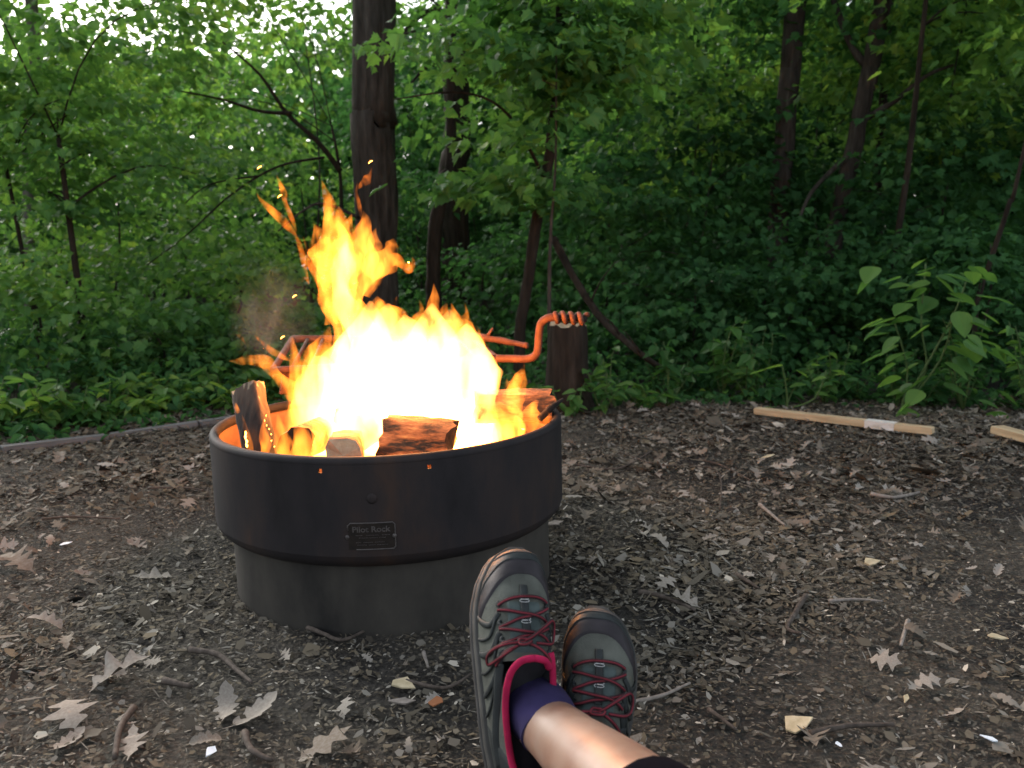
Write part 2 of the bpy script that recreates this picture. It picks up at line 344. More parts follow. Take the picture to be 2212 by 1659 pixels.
tree('young_maple_tree', 'young maple with curving thin trunk and bright leaves behind the crank handle', up(px_path([(1122, 740), (1126, 690), (1142, 600), (1155, 500), (1178, 390), (1196, 250), (1207, 60)], 4.7), 5.0, 0.1),
     [mw(26, 4.7), mw(24, 4.7), mw(25, 4.7), mw(22, 4.7), 0.012],
     [((0.26, 4.6, 1.75), (0.42, 0.4, 0.42), 36), ((-0.22, 4.35, 1.72), (0.34, 0.25, 0.12), 9), ((0.45, 4.8, 2.1), (0.6, 0.5, 0.5), 46), ((0.05, 4.5, 1.22), (0.45, 0.35, 0.26), 20), ((0.2, 4.7, 3.6), (1.2, 1, 1.0), 120)],
     'bark_dark', None, 10, 'leaf', None, 0.098, 15, 0.26, 0.3, extra=[([P(1178, 390, 4.7), P(1100, 250, 4.5), P(1000, 200, 4.4), P(850, 215, 4.3)], 0.010, 0.003)])
tree('bare_sapling', 'very thin upright grey sapling stem rising behind the crank handle', up(px_path([(1188, 800), (1186, 640), (1190, 500), (1200, 350)], 4.3), 1.7),
     [mw(11, 4.3), mw(8, 4.3), 0.003], [((0.25, 4.5, 1.75), (0.3, 0.25, 0.25), 12)], 'bark', None, 3, 'leaf', None, 0.085, 12, 0.22, 0.45)
# right-hand trunks
tree('right_oak_tree', 'straight medium trunk, left one of the two thicker trunks at the right', up(px_path([(1672, 620), (1680, 500), (1692, 330), (1705, 150), (1719, 0)], 6.4), 9.0, 0.15),
     [mw(48, 6.4), mw(44, 6.4), mw(42, 6.4), mw(40, 6.4), 0.08], [((2.0, 6.8, 7.0), (2.4, 2.2, 1.8), 220), ((1.9, 7.0, 3.3), (1.0, 0.7, 0.6), 50)], 'bark', None, 8, 'leaf_dark', None, 0.13, 14, 0.45, 0.35)
tree('leaning_tree', 'leaning trunk with a forking side bough among dark leaves at the right', up(px_path([(1795, 620), (1809, 478), (1848, 300), (1880, 150), (1906, 10)], 6.0), 8.0, 0.7),
     [mw(42, 6.0), mw(37, 6.0), mw(35, 6.0), mw(34, 6.0), 0.06], [((3.4, 6.2, 5.6), (2.0, 1.8, 1.6), 170), ((2.4, 6.6, 2.5), (0.9, 0.6, 0.6), 50)], 'bark', None, 7, 'leaf_dark', None, 0.11, 14, 0.4, 0.35,
     extra=[([P(1842, 330, 6.0), P(1795, 370, 5.9), P(1750, 420, 5.8), P(1720, 490, 5.7)], 0.022, 0.008), ([P(1862, 260, 6.0), P(1930, 220, 5.9), P(2000, 165, 5.8), P(2060, 140, 5.7)], 0.025, 0.008), ([P(1880, 150, 6), P(1840, 100, 6.1), P(1800, 0, 6.2)], 0.03, 0.02)])
tree('shaded_tree', 'thin dark upright trunk right of the leaning trunk', up(px_path([(1888, 680), (1893, 562), (1900, 400), (1905, 250)], 7.2), 6.0),
     [mw(22, 7.2), mw(19, 7.2), mw(18, 7.2), 0.03], [((3.4, 7.6, 2.6), (1.0, 0.6, 0.7), 50), ((3.2, 7.5, 5), (1.4, 1, 1), 60)], 'bark_dark', None, 5, 'leaf_dark', None, 0.10, 14, 0.36, 0.4)
tree('pole_sapling', 'pole-thin sapling slanting up beside the leaning trunk at the right', up(px_path([(1925, 620), (1935, 540), (1965, 330), (1994, 56)], 5.4), 4.5, 0.1),
     [mw(15, 5.4), mw(14, 5.4), mw(12, 5.4), 0.01], [((2.6, 5.6, 2.6), (0.7, 0.5, 0.6), 40)], 'bark_dark', None, 5, 'leaf', None, 0.095, 14, 0.3, 0.5)
tree('edge_sapling', 'thin slanting sapling stem at the right edge of the view', up(px_path([(2110, 660), (2140, 562), (2180, 440), (2210, 330)], 4.7), 3.6, 0.3),
     [mw(12, 4.7), mw(11, 4.7), mw(9, 4.7), 0.006], [((3.0, 4.9, 2.2), (0.6, 0.5, 0.6), 40)], 'bark_dark', None, 5, 'leaf', None, 0.09, 14, 0.28, 0.55)
# left-hand trunks
tree('grey_tree', 'slim pale grey trunk near the left edge', up(px_path([(66, 640), (60, 360), (62, 200), (68, 0)], 7.0), 8.0),
     [mw(26, 7), mw(22, 7), mw(22, 7), 0.05], [((-4.0, 7.0, 3.0), (1.3, 0.9, 0.9), 90), ((-4.2, 7, 5.5), (1.8, 1.5, 1.5), 110)], 'bark_pale', None, 8, 'leaf', None, 0.10, 14, 0.36, 0.65)
tree('crooked_sapling', 'short dark crooked trunk, right one of the two at the left', up(px_path([(160, 880), (166, 820), (172, 780), (178, 700)], 4.9), 1.35, -0.05),
     [mw(22, 4.9), mw(20, 4.9), mw(18, 4.9), 0.012], [((-2.35, 5.0, 1.25), (0.75, 0.5, 0.45), 55), ((-2.3, 5.2, 2.0), (0.8, 0.6, 0.5), 45)], 'bark_dark', None, 8, 'leaf', None, 0.075, 15, 0.24, 0.5)
tree('forked_sapling', 'short dark forked trunk, left one of the two at the left', up(px_path([(118, 880), (112, 835), (98, 800), (85, 740)], 5.0), 1.2, -0.1),
     [mw(14, 5.0), mw(13, 5.0), mw(11, 5.0), 0.01], [((-2.9, 5.1, 1.4), (0.7, 0.5, 0.5), 55)], 'bark_dark', None, 6, 'leaf', None, 0.075, 15, 0.24, 0.55)
tree('arching_sapling', 'sapling with long bare arching boughs left of the thickest trunk', up(px_path([(742, 700), (738, 520), (735, 380)], 6.3), 1.6, -0.05),
     [mw(11, 6.3), mw(9, 6.3), mw(8, 6.3), 0.008], [((-2.2, 6.4, 2.7), (1.1, 0.6, 0.6), 55), ((-2.6, 6.5, 1.9), (0.8, 0.5, 0.4), 30)], 'bark_dark', None, 4, 'leaf', None, 0.085, 14, 0.3, 0.6,
     extra=[([P(735, 370, 6.3), P(690, 310, 6.2), P(620, 245, 6.1), P(560, 160, 6.0), P(480, 90, 5.9)], 0.022, 0.006), ([P(630, 245, 6.1), P(560, 240, 6.0), P(480, 215, 5.9), P(380, 195, 5.8)], 0.015, 0.004),
            ([P(700, 340, 6.2), P(600, 360, 6.0), P(500, 420, 5.8), P(400, 510, 5.6), P(280, 600, 5.4)], 0.010, 0.003), ([P(560, 380, 5.9), P(450, 400, 5.8), P(380, 460, 5.7)], 0.007, 0.003)])

# leafy saplings that fill the wood: (px, py of the crown's middle, distance, half width, half height, sprays, leaf size, tone, material)
FILL = [  # far left crowns toned paler, with haze put into the leaf colour
 (250, 420, 6.2, 1.0, 0.6, 62, .085, .62, 'leaf', 'bright leafed sapling spreading left of the arching boughs'),
 (480, 640, 5.6, 0.8, 0.55, 58, .08, .5, 'leaf', 'dense rounded sapling whose lower leaves hang behind the left flames'),
 (60, 720, 4.6, 0.6, 0.55, 52, .075, .55, 'leaf', 'low bushy sapling at the left edge behind the timber edging'),
 (330, 800, 4.7, 0.65, 0.4, 52, .075, .4, 'leaf', 'dark twiggy bush left of the fire ring, over the timber edging'),
 (560, 800, 5.0, 0.55, 0.4, 44, .075, .42, 'leaf', 'small shady bush directly left of the flames'),
 (100, 260, 9.0, 1.8, 0.9, 80, .12, .66, 'leaf', 'light green tree crown behind the pale grey trunk'),
 (430, 330, 10.0, 1.5, 0.7, 56, .12, .62, 'leaf', 'pale airy tree crown seen between the arching boughs'),
 (650, 480, 9.0, 1.4, 0.9, 76, .115, .55, 'leaf', 'mid green tree crown just left of the thickest trunk'),
 (300, 80, 10.5, 1.9, 0.6, 56, .13, .72, 'leaf', 'yellow-green crown touching the upper left edge of the view'),
 (650, 80, 8.0, 0.7, 0.5, 22, .105, .6, 'leaf', 'thin sprays of leaves against the bright sky left of the thickest trunk'),
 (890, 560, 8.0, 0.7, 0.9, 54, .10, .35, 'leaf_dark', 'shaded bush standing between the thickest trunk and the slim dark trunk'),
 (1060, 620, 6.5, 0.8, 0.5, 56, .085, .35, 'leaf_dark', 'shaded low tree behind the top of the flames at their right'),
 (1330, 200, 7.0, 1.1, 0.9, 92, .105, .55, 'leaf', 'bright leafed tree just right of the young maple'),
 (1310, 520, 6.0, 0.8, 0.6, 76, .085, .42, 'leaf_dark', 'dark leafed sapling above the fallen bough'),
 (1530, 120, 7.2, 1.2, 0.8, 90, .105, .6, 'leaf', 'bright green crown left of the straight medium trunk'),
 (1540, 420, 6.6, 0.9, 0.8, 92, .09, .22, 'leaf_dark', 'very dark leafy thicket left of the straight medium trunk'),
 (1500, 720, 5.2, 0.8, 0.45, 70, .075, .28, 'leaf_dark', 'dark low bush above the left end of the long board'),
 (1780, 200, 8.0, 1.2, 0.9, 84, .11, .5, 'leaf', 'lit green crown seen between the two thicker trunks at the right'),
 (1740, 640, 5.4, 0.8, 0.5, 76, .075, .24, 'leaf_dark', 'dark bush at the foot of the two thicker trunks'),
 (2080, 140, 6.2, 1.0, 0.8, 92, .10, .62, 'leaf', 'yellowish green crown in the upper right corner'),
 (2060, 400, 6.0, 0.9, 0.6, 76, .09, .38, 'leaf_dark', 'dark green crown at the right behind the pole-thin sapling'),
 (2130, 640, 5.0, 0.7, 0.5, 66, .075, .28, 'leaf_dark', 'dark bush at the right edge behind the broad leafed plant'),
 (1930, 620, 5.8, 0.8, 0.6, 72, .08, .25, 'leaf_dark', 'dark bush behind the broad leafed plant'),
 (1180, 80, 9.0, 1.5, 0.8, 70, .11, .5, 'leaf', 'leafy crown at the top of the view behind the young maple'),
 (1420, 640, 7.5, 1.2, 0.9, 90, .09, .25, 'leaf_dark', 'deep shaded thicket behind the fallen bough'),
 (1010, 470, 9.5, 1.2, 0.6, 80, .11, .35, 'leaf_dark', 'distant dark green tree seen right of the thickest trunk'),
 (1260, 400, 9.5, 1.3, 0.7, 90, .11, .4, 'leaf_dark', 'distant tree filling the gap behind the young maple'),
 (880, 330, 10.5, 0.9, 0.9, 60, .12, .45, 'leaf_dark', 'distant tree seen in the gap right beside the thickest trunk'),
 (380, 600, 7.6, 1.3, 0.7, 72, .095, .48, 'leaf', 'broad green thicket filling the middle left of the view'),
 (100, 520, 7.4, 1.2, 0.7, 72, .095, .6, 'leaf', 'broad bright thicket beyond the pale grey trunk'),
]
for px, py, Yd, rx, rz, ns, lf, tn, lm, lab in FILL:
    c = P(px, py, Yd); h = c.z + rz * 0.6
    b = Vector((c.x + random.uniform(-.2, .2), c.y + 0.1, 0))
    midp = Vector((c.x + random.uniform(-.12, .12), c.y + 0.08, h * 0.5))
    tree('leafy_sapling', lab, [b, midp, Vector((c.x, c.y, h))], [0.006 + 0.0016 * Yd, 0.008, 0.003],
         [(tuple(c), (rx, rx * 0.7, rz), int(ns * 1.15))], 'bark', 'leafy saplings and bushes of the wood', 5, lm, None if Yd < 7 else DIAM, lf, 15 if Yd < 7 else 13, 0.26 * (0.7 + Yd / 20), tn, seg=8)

# the wood farther off reads as one mass
def far_wood():
    pos = []; tone = []; size = []
    for (x0, x1, y0, y1, zmax, n, tn) in ((-10, -1.5, 12, 16, 3.0, 9000, .62), (-11, -1.5, 15, 19, 4.3, 7500, .85), (-2.2, 0.8, 12, 15, 4.2, 4500, .45), (-9, -3.0, 11, 13, 1.6, 2500, .45), (-2.5, 1.5, 11, 16, 3.6, 4200, .38), (1.0, 12, 9.5, 15, 6.0, 15000, .33), (0.5, 12, 8.5, 12, 2.6, 9000, .3), (-1.5, 12, 14, 17, 4.5, 9000, .35), (-14, 14, 17, 21, 2.4, 4000, .5), (-0.5, 14, 16.5, 18.5, 6.0, 13000, .35), (-12, -1.0, 18, 22, 5.0, 8000, .85), (-22, -8.5, 7, 16, 3.4, 9000, .6), (-12, -6.5, 4.5, 8, 2.4, 4500, .55), (11, 20, 6, 15, 5.0, 8000, .35)):  # pale left layers carry the distant haze in their leaf tone
        m = n // 14
        c = np.stack([rng.uniform(x0, x1, m), rng.uniform(y0, y1, m), rng.uniform(0, 1, m) ** 0.8 * zmax], -1)
        p, y = sprays(c, rng.uniform(0, 6.28, m), 14, rng.uniform(.35, .8, m)); pos.append(p)
        tone.append(np.clip(rng.normal(tn, 0.2, len(p)), 0, 1)); size.append(rng.uniform(.10, .2, len(p)) * (1.8 if (x0 > -2 and y0 > 9) or y0 >= 15 else 1.0))
    pos = np.concatenate(pos); pos[:, 2] = np.maximum(pos[:, 2], 0.05)
    return leaf_mesh('far_wood', pos, np.concatenate(size), np.concatenate(tone), DIAM, 0.5)
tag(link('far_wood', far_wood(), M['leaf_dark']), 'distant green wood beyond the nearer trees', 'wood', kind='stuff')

# fallen bough and stump behind the ring
fb = [P(1196, 515, 4.9), P(1240, 600, 4.75), P(1300, 690, 4.55), P(1350, 735, 4.4), P(1398, 775, 4.25)]
g_ = G(1470, 835); fb.append(Vector((g_.x, g_.y, 0.02)))
b0 = Vector((fb[-1].x, fb[-1].y, 0)); t = thing('fallen_bough', 'dark dead bough leaning down to the ground right of the crank handle', 'branch', b0)
s2 = spline([p - b0 for p in fb], 5); V, Fc = tube([Vector(p) for p in s2], np.linspace(0.022, 0.014, len(s2)), 8, jit=.12)
link('bough', mesh_py('bough', V, Fc), M['bark_dark'], t)
for k in (8, 14, 19):
    p = s2[k]; q2 = p + np.array([random.uniform(-.3, .3), -.05, random.uniform(.1, .25)])
    V, Fc = tube(limb_path(p, q2, 0.1, 4), np.linspace(.007, .002, 5), 6); link('twig', mesh_py('twig', V, Fc), M['bark_dark'], t)
sb = G(1228, 895); sb.y += 0.12
t = thing('tree_stump', 'firelit brown tree stump behind the crank handle', 'stump', (sb.x, sb.y, 0))
V = []; Fc = []; sg = 28
for j, (z, r) in enumerate([(-.03, .15), (.03, .118), (.12, .100), (.25, .094), (.36, .090), (.40, .086)]):
    for k in range(sg):
        a = 2 * math.pi * k / sg; rr_ = r * (1 + .05 * math.sin(5 * a + j * .2) + .03 * math.sin(11 * a) + random.uniform(-.012, .012)) * (1 + (.12 * max(0, math.sin(3 * a)) if z < .05 else 0))
        V.append((math.cos(a) * rr_, math.sin(a) * rr_, z + (random.uniform(-.012, .012) if j == 5 else 0)))
for j in range(5):
    for k in range(sg): Fc.append([j*sg+k, j*sg+(k+1) % sg, (j+1)*sg+(k+1) % sg, (j+1)*sg+k])
link('trunk', mesh_py('trunk', V, Fc), M['bark_dark'], t)
top = [V[5*sg+k] for k in range(sg)]; link('cut_top', mesh_py('cut_top', [(x*.99, y*.99, z+.002) for x, y, z in top] + [(0, 0, .40)], [[k, (k+1) % sg, sg] for k in range(sg)], False), M['log_end'], t)

# ------------------------------------------------------------------ undergrowth at the clearing's edge
def herb(name, label, loc, h, nst, nl, lf, tone, mat, group, outline=OVAL, spread=0.12):
    t = thing(name, label, 'plant', loc, group)
    mb = MB(); pos = []; yaw = []; pit = []
    for s in range(nst):
        a = random.uniform(0, 6.28); e = np.array([math.cos(a) * spread * random.uniform(.4, 1.2), math.sin(a) * spread * random.uniform(.4, 1.2), h * random.uniform(.6, 1.1)])
        pth = limb_path((0, 0, -.01), e, 0.08, 4); mb.add(*tube(pth, np.linspace(.004, .0015, 5), 5))
        for i in range(nl):
            tt = 0.25 + 0.75 * (i + random.random()) / nl; k = min(int(tt * 4), 3); f = tt * 4 - k
            p = np.array(pth[k]) * (1 - f) + np.array(pth[k + 1]) * f; pos.append(p); yaw.append(random.uniform(0, 6.28)); pit.append(random.uniform(-.35, .3))
    mb.build('stem', M['stem'], t)
    n = len(pos); me = leaf_mesh('foliage', np.array(pos), lf * rng.uniform(.6, 1.2, n), np.clip(rng.normal(tone + random.uniform(-.2, .25), .2, n), 0, 1), outline, .3, np.array(yaw), np.array(pit), .2, .35)
    tag(link('foliage', me, M[mat], t), kind='stuff'); return t
M['stem'] = plain('green stem', (0.06, 0.11, 0.03), 0.7)
HG = 'low leafy plants along the edge of the clearing'
for i in range(34):      # right of the ring
    x = 0.55 + 3.1 * i / 33 + random.uniform(-.08, .08); y = 4.02 + 0.10 * max(0, x - 1.6) * 0 + random.uniform(0, .45) - 0.12 * max(0, x - 1.4)
    herb('woodland_herb', 'low green seedling in the leafy strip behind the boards at the right', (x, y, 0), random.choice((.1, .14, .2, .3, .42)) * random.uniform(.8, 1.2), 5, 8, random.uniform(.06, .09), random.choice((.15, .3, .5)), random.choice(('leaf', 'leaf_dark', 'leaf_dark')), HG)
for i in range(30):
    x = -3.0 + 2.1 * i / 29 + random.uniform(-.08, .08); y = 3.95 + (x + 1.3) * 0.72 * (1 if x < -1.3 else .3) + random.uniform(0.05, .45)
    herb('woodland_herb', 'low green seedling in the leafy strip behind the timber edging at the left', (x, y, 0), random.uniform(.07, .22), 5, 8, .085, .5, 'leaf', HG)
for dx, dy, h in ((-.16, -.12, .16), (.02, -.17, .14), (.15, -.10, .2), (.24, .02, .26), (-.22, .04, .2)):
    herb('woodland_herb', 'low green seedling growing round the foot of the stump', (sb.x + dx, sb.y + dy, 0), h, 4, 7, .065, .35, 'leaf', HG)
def cover():
    n = 5200; x = rng.uniform(-9, 7.5, n * 3); y = rng.uniform(1.0, 7.0, n * 3)
    edge = np.where(x < 0, np.maximum(3.75 + (x + 1.2) * 0.68, 0.9), 4.08 - 0.13 * np.maximum(0, x - 1.4)); ok = (y > edge + .05)
    c = np.stack([x, y, rng.uniform(.03, .22, n * 3) * np.clip((y - edge) * 1.2, .25, 1.6)], -1)[ok]
    p, yw = sprays(c, rng.uniform(0, 6.28, len(c)), 7, rng.uniform(.06, .16, len(c))); p[:, 2] = np.maximum(p[:, 2], .015)
    return leaf_mesh('ground_cover', p, rng.uniform(.03, .065, len(p)), np.clip(rng.normal(.38, .2, len(p)), 0, 1), OVAL, .35, yw)
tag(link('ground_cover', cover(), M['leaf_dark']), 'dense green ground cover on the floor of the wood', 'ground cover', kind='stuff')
# broad leafed plant at the right, each leaf its own part
def heart(n=9):
    pts = [(0, 0)]
    for i in range(1, n):
        a = i / n; pts.append((0.40 * math.sin(math.pi * a ** 0.72) ** 0.9, a - 0.10 * math.sin(math.pi * a) * (1 - a)))
    return np.array(pts + [(0, 1.0)])
def broad_plant(loc, label, leaves, stems):
    t = thing('broad_leaf_plant', label, 'plant', loc); B = Vector(loc)
    for st in stems:
        V, Fc = tube([Vector(p) - B for p in spline(st, 4)], np.linspace(.006, .003, (len(st) - 1) * 4 + 1), 6); link('stem', mesh_py('stem', V, Fc), M['stem'], t)
    for (px, py, Yd, s, yaw, pitch, roll, tn) in leaves:
        o = P(px, py, Yd) - B
        V, fl, sx, to = leaf_arrays(np.array([[0, 0, 0]]), np.array([yaw]), np.array([pitch]), np.array([roll]), np.array([s]), heart(), .12, .18)
        link('leaf', mesh_np('leaf', V, fl, sx, to, False, [tn, tn]), M['leaf'], t, o)
hp = math.pi / 2
lv = [(2070, 672, 3.9, .13, math.pi + .15, -.95, .1, .62)]
for (px, py, s, yw) in ((1960, 655, .11, 2.2), (2010, 645, .12, 1.2), (2050, 650, .11, -1.3), (1905, 690, .12, 1.7), (1930, 700, .11, 1.9), (1990, 690, .12, 2.6), (1945, 600, .09, 1.6), (1985, 592, .08, -1.0), (1965, 615, .10, 1.7),
                        (2010, 610, .11, 1.3), (2040, 600, .10, -1.5), (2080, 595, .10, -1.2), (2110, 640, .10, -1.6), (1920, 720, .09, 1.5), (2000, 560, .09, .4), (2015, 580, .09, 1.9), (2090, 690, .11, -2.0), (1940, 745, .10, 1.6), (1960, 770, .09, 2.2), (2030, 760, .09, -1.4), (1985, 785, .09, 1.2), (2060, 740, .09, -1.7)):
    lv.append((px, py, 3.95 + random.uniform(-.12, .15), s, yw, random.uniform(-.45, .1), random.uniform(-.3, .3), random.uniform(.45, .8)))
for _ in range(46):
    px = random.uniform(1885, 2175); py = random.uniform(575, 890); lv.append((px, py, 3.88 + random.uniform(-.14, .12), random.uniform(.085, .135), (1.6 if px < 2020 else -1.6) + random.uniform(-.9, .9), random.uniform(-.75, -.1), random.uniform(-.4, .4), random.uniform(.3, .8)))
gb = G(2010, 905); gb = Vector((gb.x, 4.0, 0))
broad_plant(gb, 'tall plant with broad heart-shaped pale leaves standing at the right', lv,
            [[gb, P(2000, 800, 4.0), P(1990, 700, 3.98), P(2000, 570, 3.97)], [gb, P(2030, 780, 3.98), P(2060, 680, 3.92)], [gb, P(1960, 800, 4.0), P(1930, 690, 3.98)], [gb, P(2050, 700, 3.98), P(2090, 600, 3.97)]])
lv2 = [(px, py, 3.95 + random.uniform(-.05, .1), s, yw, random.uniform(-.4, .1), random.uniform(-.3, .3), random.uniform(.6, .98)) for (px, py, s, yw) in
       ((1690, 790, .09, 1.6), (1650, 800, .08, 1.9), (1720, 800, .07, -1.4), (1785, 815, .07, 1.5), (1775, 790, .07, .3), (1800, 800, .07, -1.3), (1740, 830, .08, 1.7), (1640, 890, .06, 2.0), (1625, 880, .05, -.9), (1760, 850, .07, -1.8))]
gb2 = Vector((G(1710, 890).x, 4.02, 0))
broad_plant(gb2, 'small bright yellow-green broad leafed seedling over the left half of the long board', lv2, [[gb2, P(1700, 850, 4.0), P(1690, 790, 3.97)], [gb2, P(1760, 860, 4.0), P(1785, 800, 3.98)], [gb2, P(1660, 880, 3.98), P(1640, 885, 3.95)]])

# ------------------------------------------------------------------ boards and timber edging
def board(name, label, a, b, wid, th, mat, cat, lift=(0.02, 0.02)):
    a = Vector(a); b = Vector(b); a.z = gz(a.x, a.y) + lift[0] + th / 2; b.z = gz(b.x, b.y) + lift[1] + th / 2
    L = (b - a).length; V, Fc = box(0, 0, 0, L, wid, th, 0.003); o = link(name, mesh_py(name, V, Fc, False), M[mat])
    o.location = (a + b) / 2; d = (b - a).normalized(); o.rotation_euler = d.to_track_quat('X', 'Z').to_euler()
    tag(o, label, cat); return o, L
o, L = board('wooden_board', 'long pale sawn board with a white painted patch lying on the leaves at the right', G(1632, 886, .044), G(2016, 930, .044), 0.04, 0.026, 'wood', 'board', (.03, .03))
V, Fc = box(L * .5 - .19, 0, 0, .11, .047, .0295); link('paint_patch', mesh_py('paint_patch', V, Fc, False), M['wood_white'], o)
board('wooden_board', 'pale board end cut off by the right edge of the view', G(2152, 926, .045), G(2420, 1000, .045), 0.06, 0.028, 'wood', 'board', (.03, .03))
e = [G(-330, 1024), G(0, 978), G(235, 950), G(430, 922), G(560, 903)]
for i, lab in enumerate(('weathered grey timber edging strip running off the left edge of the view', 'weathered grey timber edging strip in the middle of the row at the left', 'weathered grey timber edging strip before the green leaves at the left', 'weathered grey timber edging strip that ends behind the fire ring')):
    d = (e[i + 1] - e[i]).normalized() * .004
    board('edging_timber', lab, e[i] + d, e[i + 1] - d, 0.042, 0.045, 'timber', 'timber', (-.02, -.02))[0]['group'] = 'timber edging of the clearing'

# ------------------------------------------------------------------ fire ring
RC = Vector((-0.275, 1.97, 0)); RT = R(-1.5)
ring = thing('fire_ring', 'round dark steel campfire ring with a name plate on its front', 'fire ring', RC); ring.rotation_euler = (0, RT, 0)
RM = Matrix.Translation(RC) @ Matrix.Rotation(RT, 4, 'Y'); RMI = RM.inverted()
RO, RH, RB = 0.398, 0.374, 0.150
def lathe(prof, seg=160):
    V = []; Fc = []; m = len(prof)
    for k in range(seg):
        a = 2 * math.pi * k / seg; V += [(r * math.cos(a), r * math.sin(a), z) for r, z in prof]
    for k in range(seg):
        k2 = (k + 1) % seg
        for j in range(m - 1): Fc.append([k*m+j, k2*m+j, k2*m+j+1, k*m+j+1])
    return V, Fc
# upper band: wall with real air holes
seg = 192; zs = [RB + .030, RB + .08, RB + .13, RB + .17, RB + .185, .3410, .3545, RH - .012]
def wall(r, flip, holes):
    V = []; Fc = []
    for z in zs:
        for k in range(seg): a = 2 * math.pi * (k + .5) / seg; V.append((r * math.cos(a), r * math.sin(a), z))
    for j in range(len(zs) - 1):
        for k in range(seg):
            q = [j*seg+k, j*seg+(k+1) % seg, (j+1)*seg+(k+1) % seg, (j+1)*seg+k]
            if j == 5 and k in holes:
                c = (Vector(V[q[0]]) + Vector(V[q[2]])) / 2; ins = []
                for vi in q: ins.append(c + (Vector(V[vi]) - c) * .62)
                n0 = len(V); V += [tuple(x) for x in ins]
                for i in range(4):
                    f = [q[i], q[(i+1) % 4], n0+(i+1) % 4, n0+i]; Fc.append(f[::-1] if flip else f)
                holes_pts.setdefault(k, []).append([Vector(x) for x in ins])
            else: Fc.append(q[::-1] if flip else q)
    return V, Fc
holes_pts = {}
def kang(px, py):      # segment index of the front wall point seen at px
    best = min(range(seg), key=lambda k: abs(proj(RM @ Vector((RO*math.cos(2*math.pi*(k+1)/seg), RO*math.sin(2*math.pi*(k+1)/seg), .347)))[0] - px) + (1e6 if math.sin(2*math.pi*(k+1)/seg) > 0 else 0)); return best
def proj(p):
    d = Vector(p) - CAM; dep = d.y * CP - d.z * SP; v = d.y * SP + d.z * CP
    return 1106 + F * d.x / dep, 829.5 - F * v / dep
holes = {kang(688, 1018), kang(921, 1014)}
mb = MB(); mb.add(*wall(RO, False, holes))
# curl at the foot of the band
mb.add(*lathe([(RO - .028, RB), (RO - .020, RB + .003), (RO - .010, RB + .011), (RO - .003, RB + .020), (RO, RB + .030)]))
for k, (a,) in ((k, v) for k, v in holes_pts.items()):
    for i in range(4):
        i2 = (i + 1) % 4; k_ = (RO - .006) / RO
        mb.add([a[i], a[i2], Vector((a[i2].x * k_, a[i2].y * k_, a[i2].z)), Vector((a[i].x * k_, a[i].y * k_, a[i].z))], [[0, 1, 2, 3]])
upper = mb.build('upper_band', M['steel'], ring)
hp0 = dict(holes_pts); holes_pts = {}
mb = MB(); mb.add(*wall(RO - .006, True, holes)); mb.add(*lathe([(RO - .006, RB + .030), (RO - .020, RB + .01), (RO - .04, RB)], 160)); mb.build('inner_wall', M['rust'], ring)
prof = [(RO - .010 + .0105 * math.cos(a), RH - .0115 + .0115 * math.sin(a)) for a in np.linspace(-1.1, math.pi + 1.1, 13)]
V, Fc = lathe(prof); link('rim', mesh_py('rim', V, Fc), M['steel'], ring)
V, Fc = lathe([(RO - .034, -.06), (RO - .034, .06), (RO - .034, RB + .004)]); link('lower_band', mesh_py('lower_band', V, Fc), M['steel_lower'], ring)
V, Fc = lathe([(RO - .040, RB + .004), (RO - .040, .05), (RO - .040, -.05)]); link('lower_inner_wall', mesh_py('lower_inner_wall', V, Fc), M['rust'], ring)
# weld seam lines and dimple bolt
def on_wall(px, py, off=0.0, r=None):
    r = (r or RO) + off; d = ray(px, py); o_ = RMI @ CAM; dl = (RMI.to_3x3() @ d)
    A = dl.x**2 + dl.y**2; B_ = 2 * (o_.x*dl.x + o_.y*dl.y); C = o_.x**2 + o_.y**2 - r*r
    t_ = (-B_ - math.sqrt(max(B_*B_ - 4*A*C, 0))) / (2*A); return o_ + dl * t_
bp_ = on_wall(803, 1077); a = math.atan2(bp_.y, bp_.x)
nrm = Vector((math.cos(a), math.sin(a), 0)); V, Fc = tube([bp_ - nrm * .002, bp_ + nrm * .0015, bp_ + nrm * .003], [.010, .010, .006], 14); link('bolt_head', mesh_py('bolt_head', V, Fc), M['steel'], ring)
# name plate, bent to the wall
pc = on_wall(803, 1158); pa = math.atan2(pc.y, pc.x)
def bend(x, z, off):      # plate coordinates (x to the viewer's right, z up) on the wall
    a = pa + x / RO; return Vector(((RO + off) * math.cos(a), (RO + off) * math.sin(a), pc.z + z))
M['plate'] = noise_mat('name plate', [(0.3, (0.010, 0.008, 0.007)), (0.6, (0.022, 0.016, 0.013)), (0.8, (0.04, 0.026, 0.02))], (60, 60, 60), 6, 0.55, 0.2, 0.001, metal=0.2)
M['plate_edge'] = noise_mat('worn plate edge', [(0.3, (0.05, 0.045, 0.045)), (0.6, (0.10, 0.09, 0.085)), (0.8, (0.14, 0.12, 0.11))], (80, 80, 80), 5, 0.5, 0.2, 0.001, metal=0.3)
PW, PH = .0445, .026
mb = MB(); n_ = 12; V = []; Fc = []
for i in range(n_ + 1):
    x = -PW + 2 * PW * i / n_; V += [bend(x, -PH, .0008), bend(x, PH, .0008)]
for i in range(n_): Fc.append([2*i, 2*i+2, 2*i+3, 2*i+1])
plate = link('name_plate', mesh_py('name_plate', V, Fc), M['plate'], ring)
path = [(-.030, -PH)] + [(x, -PH) for x in np.linspace(-.02, PW - .004, 6)] + [(PW, -PH + .004), (PW, -.006), (PW, .006), (PW, PH - .004), (PW - .004, PH)] + [(x, PH) for x in np.linspace(.03, -PW + .005, 7)] + [(-PW, PH - .005), (-PW - .0004, .012)]
V, Fc = tube([bend(x, z, .0012) for x, z in path], .0014, 6); link('plate_border', mesh_py('plate_border', V, Fc), M['plate_edge'], plate)
